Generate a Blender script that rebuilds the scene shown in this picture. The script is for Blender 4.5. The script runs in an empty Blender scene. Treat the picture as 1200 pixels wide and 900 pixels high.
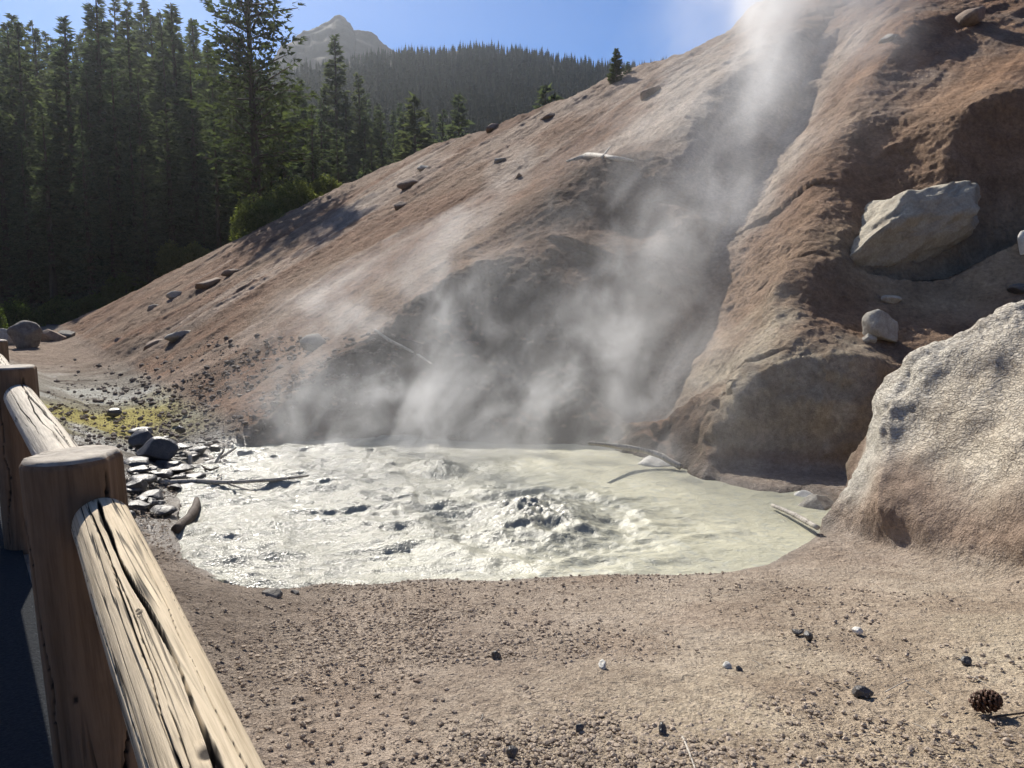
import bpy, math, random
import numpy as np
from mathutils import Vector, Matrix, Euler

random.seed(7)
RNG = np.random.default_rng(11)
scene = bpy.context.scene
COL = scene.collection

# ------------------------------------------------------------------ camera maths
CAMZ = 1.5
PITCH = math.radians(6.8)
FPX = 906.0
cp, sp = math.cos(PITCH), math.sin(PITCH)

def ray(px, py):
    u = (px - 600.0) / FPX
    v = (450.0 - py) / FPX
    return np.array([u, cp + v * sp, -sp + v * cp])

def at_y(px, py, y):
    d = ray(px, py)
    t = y / d[1]
    return np.array([0, 0, CAMZ]) + d * t

def at_z(px, py, z):
    d = ray(px, py)
    t = (z - CAMZ) / d[2]
    return np.array([0, 0, CAMZ]) + d * t

# ------------------------------------------------------------------ noise
def _h(ix, iy, iz, s):
    h = (ix * np.uint32(374761393) + iy * np.uint32(668265263) + iz * np.uint32(2147483647) * np.uint32(3)
         + np.uint32(s * 974711 + 17)).astype(np.uint32)
    h = (h ^ (h >> np.uint32(13))) * np.uint32(1274126177)
    h = (h ^ (h >> np.uint32(16))) * np.uint32(2246822519)
    h = h ^ (h >> np.uint32(13))
    return (h.astype(np.float32) / np.float32(2147483648.0)) - 1.0

def vnoise(x, y, z, s=0):
    x = np.asarray(x, np.float32); y = np.asarray(y, np.float32); z = np.asarray(z, np.float32)
    x, y, z = np.broadcast_arrays(x, y, z)
    fx = np.floor(x); fy = np.floor(y); fz = np.floor(z)
    tx = x - fx; ty = y - fy; tz = z - fz
    ix = fx.astype(np.int32).astype(np.uint32); iy = fy.astype(np.int32).astype(np.uint32); iz = fz.astype(np.int32).astype(np.uint32)
    tx = tx * tx * (3 - 2 * tx); ty = ty * ty * (3 - 2 * ty); tz = tz * tz * (3 - 2 * tz)
    o = np.uint32(1)
    def L(a, b, t): return a + (b - a) * t
    a = L(_h(ix, iy, iz, s), _h(ix + o, iy, iz, s), tx)
    b = L(_h(ix, iy + o, iz, s), _h(ix + o, iy + o, iz, s), tx)
    c = L(_h(ix, iy, iz + o, s), _h(ix + o, iy, iz + o, s), tx)
    d = L(_h(ix, iy + o, iz + o, s), _h(ix + o, iy + o, iz + o, s), tx)
    return L(L(a, b, ty), L(c, d, ty), tz)

def fbm(x, y, z=0.0, o=4, s=0, g=0.5):
    t = 0; a = 1.0; n = 0
    for i in range(o):
        k = 2.03 ** i
        t = t + a * vnoise(x * k + 13.7 * i, y * k - 7.1 * i, np.asarray(z) * k + 3.3 * i, s + i)
        n += a; a *= g
    return t / n

def ridged(x, y, z=0.0, o=4, s=0, g=0.5):
    t = 0; a = 1.0; n = 0
    for i in range(o):
        k = 2.07 ** i
        t = t + a * (1 - 2 * np.abs(vnoise(x * k + 5.7 * i, y * k - 9.1 * i, np.asarray(z) * k + 1.3 * i, s + i)))
        n += a; a *= g
    return t / n

def sstep(a, b, x):
    t = np.clip((x - a) / (b - a), 0, 1)
    return t * t * (3 - 2 * t)

def smin(a, b, k):
    h = np.clip(0.5 + 0.5 * (b - a) / k, 0, 1)
    return b + (a - b) * h - k * h * (1 - h)

def smax(a, b, k):
    return -smin(-a, -b, k)

# ------------------------------------------------------------------ 2-D polygon distance
def poly_sd(x, y, poly):
    """signed distance, negative inside"""
    x = np.asarray(x, np.float32); y = np.asarray(y, np.float32)
    d2 = np.full(x.shape, 1e9, np.float32)
    ins = np.zeros(x.shape, bool)
    n = len(poly)
    for i in range(n):
        x0, y0 = poly[i]; x1, y1 = poly[(i + 1) % n]
        ex, ey = x1 - x0, y1 - y0
        t = np.clip(((x - x0) * ex + (y - y0) * ey) / (ex * ex + ey * ey + 1e-12), 0, 1)
        dx = x - x0 - ex * t; dy = y - y0 - ey * t
        d2 = np.minimum(d2, dx * dx + dy * dy)
        c = ((y0 > y) != (y1 > y)) & (x < (x1 - x0) * (y - y0) / ((y1 - y0) if abs(y1 - y0) > 1e-9 else 1e-9) + x0)
        ins ^= c
    d = np.sqrt(d2)
    return np.where(ins, -d, d)

def pool_sd(x, y):
    x = np.asarray(x, np.float32); y = np.asarray(y, np.float32)
    a = .10 + .22 * sstep(9.0, 11.0, y)
    return poly_sd(x, y, pool) + a * fbm(x * 1.1, y * 1.1, 0, 4, 700, .6)

def smooth_poly(p, it=2):
    p = np.array(p, float)
    for _ in range(it):
        q = []
        for i in range(len(p)):
            a, b = p[i], p[(i + 1) % len(p)]
            q.append(a * .75 + b * .25); q.append(a * .25 + b * .75)
        p = np.array(q)
    return p

# ------------------------------------------------------------------ terrain design
MUDZ = -1.0
pool_px = [(300, 698), (340, 700), (372, 686), (430, 690), (500, 681), (560, 683), (640, 675), (730, 672), (820, 677), (880, 668),
           (930, 643), (962, 620), (985, 607), (955, 575), (900, 578), (850, 568), (812, 560), (783, 545), (760, 535),
           (700, 522), (620, 519), (540, 517), (460, 517), (400, 519), (330, 522), (270, 528), (235, 545), (214, 580), (205, 620),
           (222, 655), (255, 680)]
pool = smooth_poly([at_z(a, b, MUDZ)[:2] for a, b in pool_px], 1)
# alcove in the upper right hillside, gully, etc. all in metres
FN = np.array([.811, .586])          # direction uphill / away from the fence
def fence_s(x, y): return (x + 1.16) * FN[0] + (y - 2.05) * FN[1]
def plane(x, y): return -0.9 + .6 * ((x + 4.4) * .81 + (y - 11.9) * .58)

# ridge: where the skyline of the slope stands
sky_px = [(100, 368), (160, 341), (260, 291), (330, 252), (400, 220), (500, 173), (560, 156), (600, 141), (650, 122), (700, 104), (760, 78), (800, 64), (850, 36), (890, -5), (1000, -60), (1150, -120)]
rx, ry, rz = [], [], []
for a, b in sky_px:
    d = ray(a, b)
    # plane along the ray:  z = c0 + c1*t
    c0 = plane(0, 0); gx = .6 * .81; gy = .6 * .58
    t = (CAMZ - c0) / (gx * d[0] + gy * d[1] - d[2])
    t = min(max(t, 24), 48)
    p = d * t
    rx.append(p[0]); ry.append(p[1]); rz.append(CAMZ + p[2])
_az = np.array([a / b for a, b in zip(rx, ry)]); RYR = np.array(ry)

# control points of the slope:  (px, py, depth)
ctrl_px = [
    # spur between gully and right bay
    (800, 440, 11.9), (850, 392, 11.7), (900, 388, 11.4), (960, 392, 11.5), (1010, 400, 11.6), (1080, 408, 11.6),
    (860, 330, 12.3), (880, 285, 12.9), (900, 215, 14.0), (950, 110, 17.0), (1050, 12, 20.3),
    (930, 330, 12.7), (980, 340, 12.8), (1040, 360, 12.6), (1120, 345, 12.9), (1200, 310, 12.8), (1290, 290, 12.9),
    (960, 250, 14.0), (1000, 180, 15.9), (1060, 110, 17.4), (1130, 60, 18.9), (1200, 40, 19.2), (1300, 30, 19.0),
    (1060, 220, 15.0), (1130, 140, 15.2), (1200, 115, 15.2), (1300, 110, 15.0),
    # hump in front of the gully
    (700, 200, 19.0), (760, 270, 16.3), (640, 300, 14.8), (560, 320, 14.5), (450, 372, 14.6),
]
cx, cy, cr = [], [], []
for a, b, y in ctrl_px:
    p = at_y(a, b, y)
    cx.append(p[0]); cy.append(p[1]); cr.append(p[2] - plane(p[0], p[1]))
# anchors where the slope stays the plain plane
for (x, y) in [(-22, 38), (-14, 30), (-9, 20), (-5, 14), (-3, 18), (-8, 38), (0, 24), (0, 33), (5, 28), (10, 36), (-1.5, 13), (2, 18.5), (18, 36), (30, 30), (22, 20), (16, 12), (-6, 8), (-10, 12), (26, 8)]:
    cx.append(x); cy.append(y); cr.append(0 if (x < 15) else (-1.5 if x < 20 else -4))
cx = np.array(cx); cy = np.array(cy); cr = np.array(cr)
_C = .6
def _phi(r2): return np.sqrt(r2 + _C * _C)
_A = _phi((cx[:, None] - cx) ** 2 + (cy[:, None] - cy) ** 2)
_Mx = np.zeros((len(cx) + 1,) * 2); _Mx[:-1, :-1] = _A; _Mx[-1, :-1] = 1; _Mx[:-1, -1] = 1
_W = np.linalg.solve(_Mx, np.append(cr, 0))
def resid(x, y):
    x = np.asarray(x, np.float32); y = np.asarray(y, np.float32)
    t = np.full(x.shape, _W[-1], np.float32)
    for i in range(len(cx)):
        t += np.float32(_W[i]) * np.sqrt((x - np.float32(cx[i])) ** 2 + (y - np.float32(cy[i])) ** 2 + np.float32(_C * _C))
    return t * sstep(60, 30, np.hypot(x, y)).astype(np.float32)

# polyline with per-vertex height: (distance, height at the nearest point)
def line_dz(x, y, pts):
    best = np.full(np.shape(x), 1e9, np.float32); zz = np.zeros(np.shape(x), np.float32)
    for (a, b) in zip(pts[:-1], pts[1:]):
        ex, ey = b[0] - a[0], b[1] - a[1]
        t = np.clip(((x - a[0]) * ex + (y - a[1]) * ey) / (ex * ex + ey * ey), 0, 1)
        d = np.hypot(x - a[0] - ex * t, y - a[1] - ey * t)
        m = d < best
        best = np.where(m, d, best); zz = np.where(m, a[2] + (b[2] - a[2]) * t, zz)
    return best, zz

gully = [(2.2, 12.6, -.8), (3.5, 14.3, 1.0), (4.5, 16.2, 2.6), (6.1, 18.4, 4.5), (8.4, 22, 7.6), (11, 27, 11.0)]
alc = smooth_poly([(5.75, 13.4), (6.4, 12.85), (7.5, 12.8), (8.7, 13.15), (10.1, 13.35), (10.8, 13.95), (9.2, 14.15), (7.9, 13.8), (6.8, 13.6)], 2)
# mound near right: crest line
md = [at_y(958, 612, 8.0), at_y(1000, 560, 8.0), at_y(1050, 480, 8.1), at_y(1085, 425, 8.2), at_y(1140, 398, 8.1), at_y(1200, 374, 7.9)]
mound_crest = [tuple(p) for p in md] + [(7.0, 7.4, 2.0), (10.0, 6.5, 2.8), (14, 5, 3.4)]

farE_px = [(-400, 60), (0, 110), (250, 110), (330, 100), (380, 92), (440, 74), (480, 73), (520, 76), (560, 71), (600, 77), (650, 85), (700, 93), (760, 92), (850, 80), (1200, 40), (1600, 40)]
_fa = []; _fe = []
for a, b in farE_px:
    d = ray(a, b); _fa.append(math.atan2(d[0], d[1])); _fe.append(d[2] / math.hypot(d[0], d[1]))
pk_px = [(300, 120), (330, 70), (348, 54), (366, 42), (384, 32), (395, 29), (404, 30), (411, 38), (414, 45), (426, 46), (434, 49), (441, 55), (452, 62), (460, 67), (490, 95), (540, 130)]
_pa = []; _pe = []
for a, b in pk_px:
    d = ray(a, b); _pa.append(math.atan2(d[0], d[1])); _pe.append(d[2] / math.hypot(d[0], d[1]))
RF = 300.0; RP = 430.0

def ground_h(x, y):
    s = fence_s(x, y)
    r = np.hypot(x, y)
    g1 = -.25 - .175 * (y - 2.5)
    g1 = smax(g1, np.float32(-.95), .12)
    g1 = smin(g1, np.float32(.2), .2)
    g1 = g1 + .10 * sstep(.8, 4, x) * sstep(7.5, 4, y)
    emb = -.05 - .42 * s
    g = smax(g1, emb, .12)
    g = np.where(s < .12, -0.012, g * sstep(.0, .5, s - .1) + -0.012 * (1 - sstep(.0, .5, s - .1)))
    g = g * 1.0
    far = -.9 + .012 * np.maximum(r - 15, 0)
    g = np.where(y > 9, np.maximum(g, far * sstep(9, 14, y) + g * (1 - sstep(9, 14, y))), g)
    return g

def base_h(x, y, parts=False):
    x = np.asarray(x, np.float32); y = np.asarray(y, np.float32)
    r = np.hypot(x, y); az = np.arctan2(x, y)
    g = ground_h(x, y)
    wn = .25 * vnoise(x * .5, y * .5, 0, 3) + .12 * vnoise(x * 1.7, y * 1.7, 0, 4)
    # slope
    P = plane(x, y) + resid(x, y)
    ratio = np.where(y > 1, x / np.maximum(y, 1), np.sign(x) * 3)
    yr = np.interp(ratio, _az, RYR)
    ov = np.maximum(y - yr, 0)
    P = P - (1.05 * ov * ov / (ov + 1.5)) * sstep(-3, 0, y - yr)
    P = P - 1.7 * np.maximum(10.95 - y, 0) * sstep(2.3, 3.1, x)
    P = np.where((y < 3), P - (3 - y) * .8, P)
    P = np.minimum(P, 14 + .1 * np.maximum(P - 14, 0))
    # gully
    d, zz = line_dz(x, y, gully)
    gl = zz + .75 * np.maximum(d - .25, 0) + wn * .6
    P = smin(P, gl, .5)
    # alcove
    da = poly_sd(x, y, alc)
    az_floor = 1.55 + .04 * (x - 6)
    aw = az_floor + 2.6 * np.maximum(da + wn * .3, 0)
    P = np.where(da < 3.0, smin(P, aw + np.where(y < 13.2, 3.0 * sstep(13.65, 12.85, y), 0), .25), P)
    # mound
    dm, zm = line_dz(x, y, mound_crest)
    crest_y = np.interp(x, [p[0] for p in mound_crest], [p[1] for p in mound_crest])
    zx = np.interp(x, [p[0] for p in mound_crest], [p[2] for p in mound_crest]).astype(np.float32)
    fy = np.maximum(crest_y - y, 0)
    front = zx - .36 * fy - .02 * fy * fy
    back = zm - 1.5 * dm
    xs = mound_crest[0][0]
    mnd = np.where(y < crest_y, front, back)
    mnd = np.where(x < xs, zm - .7 * dm, mnd)
    mnd = mnd + wn * .12
    T = smax(g, P, .45)
    # right bay: behind the mound the slope is cut away
    db = pool_sd(x, y)
    cxp, cyp = -.3, 9.2
    ang = np.arctan2(y - cyp, x - cxp)            # 0 = right, pi/2 = back
    m = np.interp(ang, [-3.2, -2.2, -1.2, -.3, 0.0, .35, .8, 1.3, 2.0, 2.7, 3.2], [.35, .5, .6, .8, 1.25, 1.15, 1.15, 1.25, 1.15, .75, .35])
    dd = np.maximum(db + wn * .5 * sstep(0, .8, db), -1)
    wall = MUDZ + .03 + m * dd
    wall = np.where(db < 0, MUDZ + np.maximum(db * .8, -.5), wall)
    T = smin(T, wall, .16)
    T = smax(T, mnd * 1.0, .08 + .35 * sstep(7.6, 6.2, y))
    T = np.where(db < -.02, np.minimum(T, MUDZ + np.maximum(db * .8, -.5) + .02), T)
    # far country
    E = np.interp(az, _fa, _fe)
    zf = 1.5 + E * RF
    k = np.clip((r - 75) / (RF - 75), 0, 1)
    F = (zf + .5) * (k * .75 + .25 * k * k)
    F = np.where(r > RF, zf - (r - RF) * .25, F)
    F = F + 2.2 * fbm(x * .02, y * .02, 0, 3, 9) * sstep(80, 200, r)
    EP = np.interp(az, _pa, _pe, left=.1, right=.1)
    zp = 1.5 + EP * RP
    pk = zp - np.abs(r - RP) * .85
    F = np.where(r > RF * .9, np.maximum(F, pk), F)
    T = np.where(r > 42, np.maximum(T, -3) , T)
    T = T + F * sstep(70, 90, r)
    T = np.where(r > 75, np.where(T < F, F, T), T)
    if parts:
        return T, g, P, mnd, db, da, ang, dm
    return T

def hit(px, py, tmax=700.0):
    """where the ray of a photo pixel meets the terrain"""
    d = ray(px, py)
    t = np.concatenate([np.arange(.5, 60, .1), np.arange(60, tmax, 2)])
    for k in range(2):
        X = d[0] * t; Y = d[1] * t; Z = CAMZ + d[2] * t
        h = base_h(X, Y)
        w = np.where(Z < h)[0]
        i = int(w[0]) if len(w) else len(t) - 1
        if k == 0: t = np.linspace(t[max(i - 1, 0)], t[i], 24)
    return np.array([X[i], Y[i], h[i]])

# ------------------------------------------------------------------ helpers for objects
def tag(o, label=None, cat=None, group=None, kind=None):
    if label: o['label'] = label
    if cat: o['category'] = cat
    if group: o['group'] = group
    if kind: o['kind'] = kind
    return o

def mesh_np(name, V, F, mat=None, smooth=True, parent=None, nv=4):
    me = bpy.data.meshes.new(name)
    V = np.asarray(V, np.float32)
    if isinstance(F, np.ndarray):
        n, k = F.shape
        me.vertices.add(len(V)); me.vertices.foreach_set('co', V.ravel())
        me.loops.add(n * k); me.loops.foreach_set('vertex_index', F.astype(np.int32).ravel())
        me.polygons.add(n)
        me.polygons.foreach_set('loop_start', np.arange(0, n * k, k, dtype=np.int32))
        me.update(calc_edges=True)
    else:
        me.from_pydata([tuple(v) for v in V], [], F); me.update()
    me.polygons.foreach_set('use_smooth', np.full(len(me.polygons), smooth, bool))
    if mat: me.materials.append(mat)
    o = bpy.data.objects.new(name, me); COL.objects.link(o)
    if parent is not None: o.parent = parent
    return o

def empty(name, loc=(0, 0, 0), rz=0.0):
    o = bpy.data.objects.new(name, None); COL.objects.link(o)
    o.location = loc; o.rotation_euler = (0, 0, rz); o.empty_display_size = .2
    return o

def color_attr(o, rgb, name='Col'):
    a = o.data.color_attributes.new(name, 'FLOAT_COLOR', 'POINT')
    c = np.ones((len(o.data.vertices), 4), np.float32); c[:, :3] = rgb
    a.data.foreach_set('color', c.ravel())

def float_attr(o, v, name):
    a = o.data.attributes.new(name, 'FLOAT', 'POINT'); a.data.foreach_set('value', np.asarray(v, np.float32))

# ------------------------------------------------------------------ materials
class NT:
    def __init__(s, name):
        s.m = bpy.data.materials.new(name); s.m.use_nodes = True
        s.t = s.m.node_tree; s.n = s.t.nodes; s.l = s.t.links
        s.b = s.n.get('Principled BSDF'); s.out = s.n.get('Material Output')
    def N(s, typ, **kw):
        nd = s.n.new(typ)
        for k, v in kw.items(): setattr(nd, k, v)
        return nd
    def set(s, nd, **kw):
        for k, v in kw.items(): nd.inputs[k.replace('_', ' ')].default_value = v
        return nd
    def L(s, a, b): s.l.new(a, b)
    def noise(s, vec, scale, detail=4, rough=.55, dist=0.0, out='Fac'):
        n = s.N('ShaderNodeTexNoise'); n.inputs['Scale'].default_value = scale; n.inputs['Detail'].default_value = detail
        n.inputs['Roughness'].default_value = rough; n.inputs['Distortion'].default_value = dist
        if vec is not None: s.L(vec, n.inputs['Vector'])
        return n.outputs[out]
    def vor(s, vec, scale, feature='F1', out='Distance', rnd=1.0):
        n = s.N('ShaderNodeTexVoronoi', feature=feature); n.inputs['Scale'].default_value = scale
        n.inputs['Randomness'].default_value = rnd
        if vec is not None: s.L(vec, n.inputs['Vector'])
        return n.outputs[out]
    def ramp(s, fac, stops):
        r = s.N('ShaderNodeValToRGB'); s.L(fac, r.inputs['Fac'])
        e = r.color_ramp.elements
        while len(e) < len(stops): e.new(.5)
        for el, (p, c) in zip(e, stops):
            el.position = p; el.color = (c[0], c[1], c[2], 1) if not isinstance(c, (int, float)) else (c, c, c, 1)
        return r.outputs['Color']
    def math(s, op, a, b=None, c=None, clamp=False):
        n = s.N('ShaderNodeMath', operation=op); n.use_clamp = clamp
        for i, v in enumerate((a, b, c)):
            if v is None: continue
            if isinstance(v, (int, float)): n.inputs[i].default_value = v
            else: s.L(v, n.inputs[i])
        return n.outputs[0]
    def mix(s, fac, a, b, mode='MIX'):
        n = s.N('ShaderNodeMix', data_type='RGBA', blend_type=mode)
        for i, v in ((0, fac), (6, a), (7, b)):
            if isinstance(v, (int, float)): n.inputs[i].default_value = v
            elif isinstance(v, tuple): n.inputs[i].default_value = (*v, 1)
            else: s.L(v, n.inputs[i])
        return n.outputs[2]
    def bump(s, h, strength, dist, prev=None):
        n = s.N('ShaderNodeBump')
        if isinstance(strength, (int, float)): n.inputs['Strength'].default_value = strength
        else: s.L(strength, n.inputs['Strength'])
        n.inputs['Distance'].default_value = dist
        s.L(h, n.inputs['Height'])
        if prev is not None: s.L(prev, n.inputs['Normal'])
        return n.outputs[0]
    def coord(s, which='Object'):
        return s.N('ShaderNodeTexCoord').outputs[which]
    def mapping(s, vec, scale=(1, 1, 1), rot=(0, 0, 0)):
        n = s.N('ShaderNodeMapping'); s.L(vec, n.inputs['Vector'])
        n.inputs['Scale'].default_value = scale; n.inputs['Rotation'].default_value = rot
        return n.outputs[0]
    def attr(s, name, out='Color'):
        return s.N('ShaderNodeAttribute', attribute_name=name).outputs[out]

def mat_terrain():
    m = NT('clay_earth')
    v = m.coord()
    col = m.attr('Col')
    n1 = m.noise(v, 1.3, 6, .6)
    n2 = m.noise(v, 14, 5, .65)
    n3 = m.noise(v, 75, 3, .6)
    vary = m.ramp(n1, [(.25, (.70, .67, .66)), (.5, (1, 1, 1)), (.75, (1.25, 1.27, 1.3))])
    c = m.mix(1.0, col, vary, 'MULTIPLY')
    vary2 = m.ramp(n2, [(.3, (.72, .7, .69)), (.52, (1, 1, 1)), (.75, (1.28, 1.28, 1.28))])
    c = m.mix(.95, c, vary2, 'MULTIPLY')
    vary3 = m.ramp(n3, [(.35, (.66, .64, .62)), (.5, (1, 1, 1)), (.7, (1.25, 1.25, 1.25))])
    c = m.mix(.6, c, vary3, 'MULTIPLY')
    # crusted, cracked clay
    cr = m.attr('crack', 'Fac')
    vw = m.N('ShaderNodeVectorMath', operation='ADD'); m.L(m.mapping(v, (.75, .75, 2.3)), vw.inputs[0])
    nd = m.N('ShaderNodeTexNoise'); nd.inputs['Scale'].default_value = 6; nd.inputs['Detail'].default_value = 3; m.L(v, nd.inputs['Vector'])
    sc = m.N('ShaderNodeVectorMath', operation='SCALE'); m.L(nd.outputs['Color'], sc.inputs[0]); sc.inputs['Scale'].default_value = .22
    m.L(sc.outputs[0], vw.inputs[1])
    e1 = m.vor(vw.outputs[0], 15, 'DISTANCE_TO_EDGE')
    crackh = m.ramp(e1, [(0, 0), (.12, .75), (.4, 1)])
    ck = m.math('MULTIPLY', cr, m.math('SUBTRACT', 1.0, m.math('MULTIPLY', crackh, 1.0)))
    c = m.mix(m.math('MULTIPLY', ck, .45), c, (.16, .13, .10))
    m.L(c, m.b.inputs['Base Color'])
    wet = m.attr('wet', 'Fac')
    m.L(m.math('SUBTRACT', .93, m.math('MULTIPLY', wet, .62)), m.b.inputs['Roughness'])
    m.L(m.math('MULTIPLY_ADD', wet, .45, .12), m.b.inputs['Specular IOR Level'])
    b = m.bump(m.noise(v, 3.0, 7, .72), m.math('MULTIPLY_ADD', cr, -.5, .75), .12)
    b = m.bump(n2, m.math('MULTIPLY_ADD', cr, -.6, .85), .045, b)
    b = m.bump(m.noise(v, 60, 4, .7), 1.0, .012, b)
    b = m.bump(m.vor(v, 48), .7, .010, b)
    b = m.bump(m.math('MULTIPLY', crackh, cr), .8, .011, b)
    b = m.bump(m.math('MULTIPLY', m.vor(vw.outputs[0], 34, 'DISTANCE_TO_EDGE'), cr), .5, .007, b)
    m.L(b, m.b.inputs['Normal'])
    return m.m

def mat_mud():
    m = NT('wet_mud')
    v = m.coord()
    n = m.noise(v, .55, 4, .6)
    c = m.ramp(n, [(.3, (.37, .36, .265)), (.55, (.45, .43, .31)), (.8, (.53, .505, .365))])
    f = m.noise(v, 7, 6, .65, 1.2)
    c = m.mix(m.ramp(f, [(.36, .55), (.5, 0)]), c, (.30, .31, .275))
    c = m.mix(m.math('MULTIPLY', m.attr('gloss', 'Fac'), .8), c, (.30, .295, .245))
    c = m.mix(m.attr('dark', 'Fac'), c, (.20, .20, .17))
    m.L(c, m.b.inputs['Base Color'])
    # wetter and thinner on the left and round the boil
    gl = m.attr('gloss', 'Fac')
    m.L(m.math('SUBTRACT', .50, m.math('MULTIPLY', gl, .30)), m.b.inputs['Roughness'])
    m.b.inputs['Specular IOR Level'].default_value = .6
    mp = m.mapping(v, (1, 1.8, 1), (0, 0, .35))
    b = m.bump(m.noise(mp, 9, 5, .6, .8), .6, .03)
    b2 = m.N('ShaderNodeBump'); b2.inputs['Distance'].default_value = .02
    m.L(m.math('MULTIPLY_ADD', gl, .85, .12), b2.inputs['Strength']); m.L(m.noise(v, 42, 3, .6, .6), b2.inputs['Height']); m.L(b, b2.inputs['Normal'])
    m.L(b2.outputs[0], m.b.inputs['Normal'])
    return m.m

def mat_rock(name, c1, c2, rough=.85, scale=6, spec=.35):
    m = NT(name)
    v = m.coord()
    n = m.noise(v, scale, 6, .65)
    c = m.ramp(n, [(.3, c1), (.7, c2)])
    f = m.noise(v, scale * 9, 3, .6)
    c = m.mix(.7, c, m.ramp(f, [(.3, (.7, .7, .7)), (.7, (1.2, 1.2, 1.2))]), 'MULTIPLY')
    m.L(c, m.b.inputs['Base Color']); m.b.inputs['Roughness'].default_value = rough
    m.b.inputs['Specular IOR Level'].default_value = spec
    b = m.bump(n, .7, .25 / scale); b = m.bump(f, .6, .05 / scale, b)
    m.L(b, m.b.inputs['Normal'])
    return m.m

def mat_wood(name, cA, cB, cdark, axis_scale=(30, 30, 1.6), crack=.35, rough=.75):
    m = NT(name)
    v = m.coord()
    mp = m.mapping(v, axis_scale)
    g = m.noise(mp, 1.0, 6, .65, .6)
    c = m.ramp(g, [(.28, cB), (.5, cA), (.72, tuple(min(1, k * 1.18) for k in cA))])
    mp2 = m.mapping(v, tuple(k * 2.4 for k in axis_scale))
    fine = m.noise(mp2, 1.0, 4, .7, .2)
    c = m.mix(.7, c, m.ramp(fine, [(.32, (.62, .60, .57)), (.55, (1.05, 1.05, 1.05))]), 'MULTIPLY')
    # drying checks: long narrow dark lines
    mp3 = m.mapping(v, (axis_scale[0] * .55, axis_scale[1] * .55, axis_scale[2] * .38))
    ck = m.noise(mp3, 1.0, 3, .5, .9)
    line = m.math('ABSOLUTE', m.math('SUBTRACT', ck, .5))
    lm = m.ramp(line, [(0, 1), (.012, .8), (.026, 0)])
    gate = m.ramp(m.noise(m.mapping(v, (5, 5, 1.2)), 1.0, 2), [(.45, 0), (.55, 1)])
    lm = m.math('MULTIPLY', lm, gate)
    c = m.mix(m.math('MULTIPLY', lm, crack * 2), c, cdark)
    st = m.noise(m.mapping(v, (6, 6, 3)), 1.0, 5, .7)
    c = m.mix(m.ramp(st, [(.5, 0), (.75, .5)]), c, tuple(k * .55 for k in cB))
    kd = m.attr('knot', 'Fac')
    c = m.mix(kd, c, cdark)
    m.L(c, m.b.inputs['Base Color']); m.b.inputs['Roughness'].default_value = rough
    m.b.inputs['Specular IOR Level'].default_value = .25
    b = m.bump(g, .5, .006); b = m.bump(fine, .6, .003, b)
    inv = m.math('SUBTRACT', 1.0, lm)
    b = m.bump(inv, .8, .006, b)
    m.L(b, m.b.inputs['Normal'])
    return m.m

def mat_leaf(name, c1, c2, trans=.42):
    m = NT(name)
    v = m.coord()
    n = m.noise(v, .9, 3, .6)
    g = m.N('ShaderNodeNewGeometry')
    rnd = g.outputs['Random Per Island']
    oi = m.N('ShaderNodeObjectInfo').outputs['Random']
    f = m.math('MULTIPLY_ADD', rnd, .5, m.math('MULTIPLY', n, .5))
    c = m.ramp(f, [(.25, c1), (.75, c2)])
    c = m.mix(m.math('MULTIPLY', oi, .35), c, (c2[0] * 1.25, c2[1] * .95, c2[2] * .9))
    m.L(c, m.b.inputs['Base Color']); m.b.inputs['Roughness'].default_value = .6
    m.b.inputs['Specular IOR Level'].default_value = .04; m.b.inputs['Roughness'].default_value = .95
    tr = m.N('ShaderNodeBsdfTranslucent'); m.L(m.mix(1.0, c, (1.3, 1.5, .7), 'MULTIPLY'), tr.inputs['Color'])
    mx = m.N('ShaderNodeMixShader'); mx.inputs[0].default_value = trans
    m.L(m.b.outputs[0], mx.inputs[1]); m.L(tr.outputs[0], mx.inputs[2]); m.L(mx.outputs[0], m.out.inputs['Surface'])
    return m.m

M_TER = mat_terrain(); M_MUD = mat_mud()
M_RGREY = mat_rock('grey_stone', (.10, .093, .085), (.25, .23, .20))
M_RPALE = mat_rock('pale_stone', (.27, .245, .21), (.48, .45, .39), .92, 6)
M_RTAN = mat_rock('tan_chalk_stone', (.30, .26, .20), (.47, .43, .35), .95, 3)
M_RDARK = mat_rock('dark_wet_stone', (.045, .042, .04), (.11, .10, .095), .42, 7, .5)
M_RBROWN = mat_rock('brown_stone', (.17, .12, .09), (.33, .25, .19), .9, 8)
M_PEB = mat_rock('pebble_stone', (.28, .22, .165), (.50, .41, .32), .95, 20)
M_RWHITE = mat_rock('white_stone', (.55, .53, .48), (.78, .76, .70), .85, 8)
M_RAIL = mat_wood('sunbleached_pine', (.58, .48, .34), (.49, .395, .27), (.035, .027, .02), (48, 48, 1.7), .55, .85)
M_RAIL2 = mat_wood('silvered_pine', (.60, .54, .45), (.45, .40, .33), (.06, .05, .04), (48, 48, 1.7), .55, .85)
M_POST = mat_wood('stained_post_wood', (.20, .13, .082), (.115, .074, .048), (.02, .015, .012), (20, 20, 1.2))
M_ENDG = mat_wood('weathered_end_grain', (.34, .30, .25), (.20, .17, .14), (.02, .015, .012), (14, 14, 14), .2)
M_DEAD = mat_wood('bleached_deadwood', (.50, .46, .40), (.33, .30, .26), (.06, .05, .045), (22, 22, 3))
M_TWIG = mat_wood('dark_twig_bark', (.10, .075, .06), (.06, .045, .035), (.015, .012, .01), (40, 40, 6))
M_BARK = mat_rock('conifer_bark', (.045, .032, .024), (.11, .085, .065), .95, 3)
M_FIR = mat_leaf('fir_needles', (.042, .056, .047), (.105, .126, .095))
M_PINE = mat_leaf('pine_needles', (.035, .048, .032), (.09, .108, .06), .35)
M_SHRUB = mat_leaf('manzanita_leaves', (.09, .11, .045), (.21, .215, .09), .5)
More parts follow.
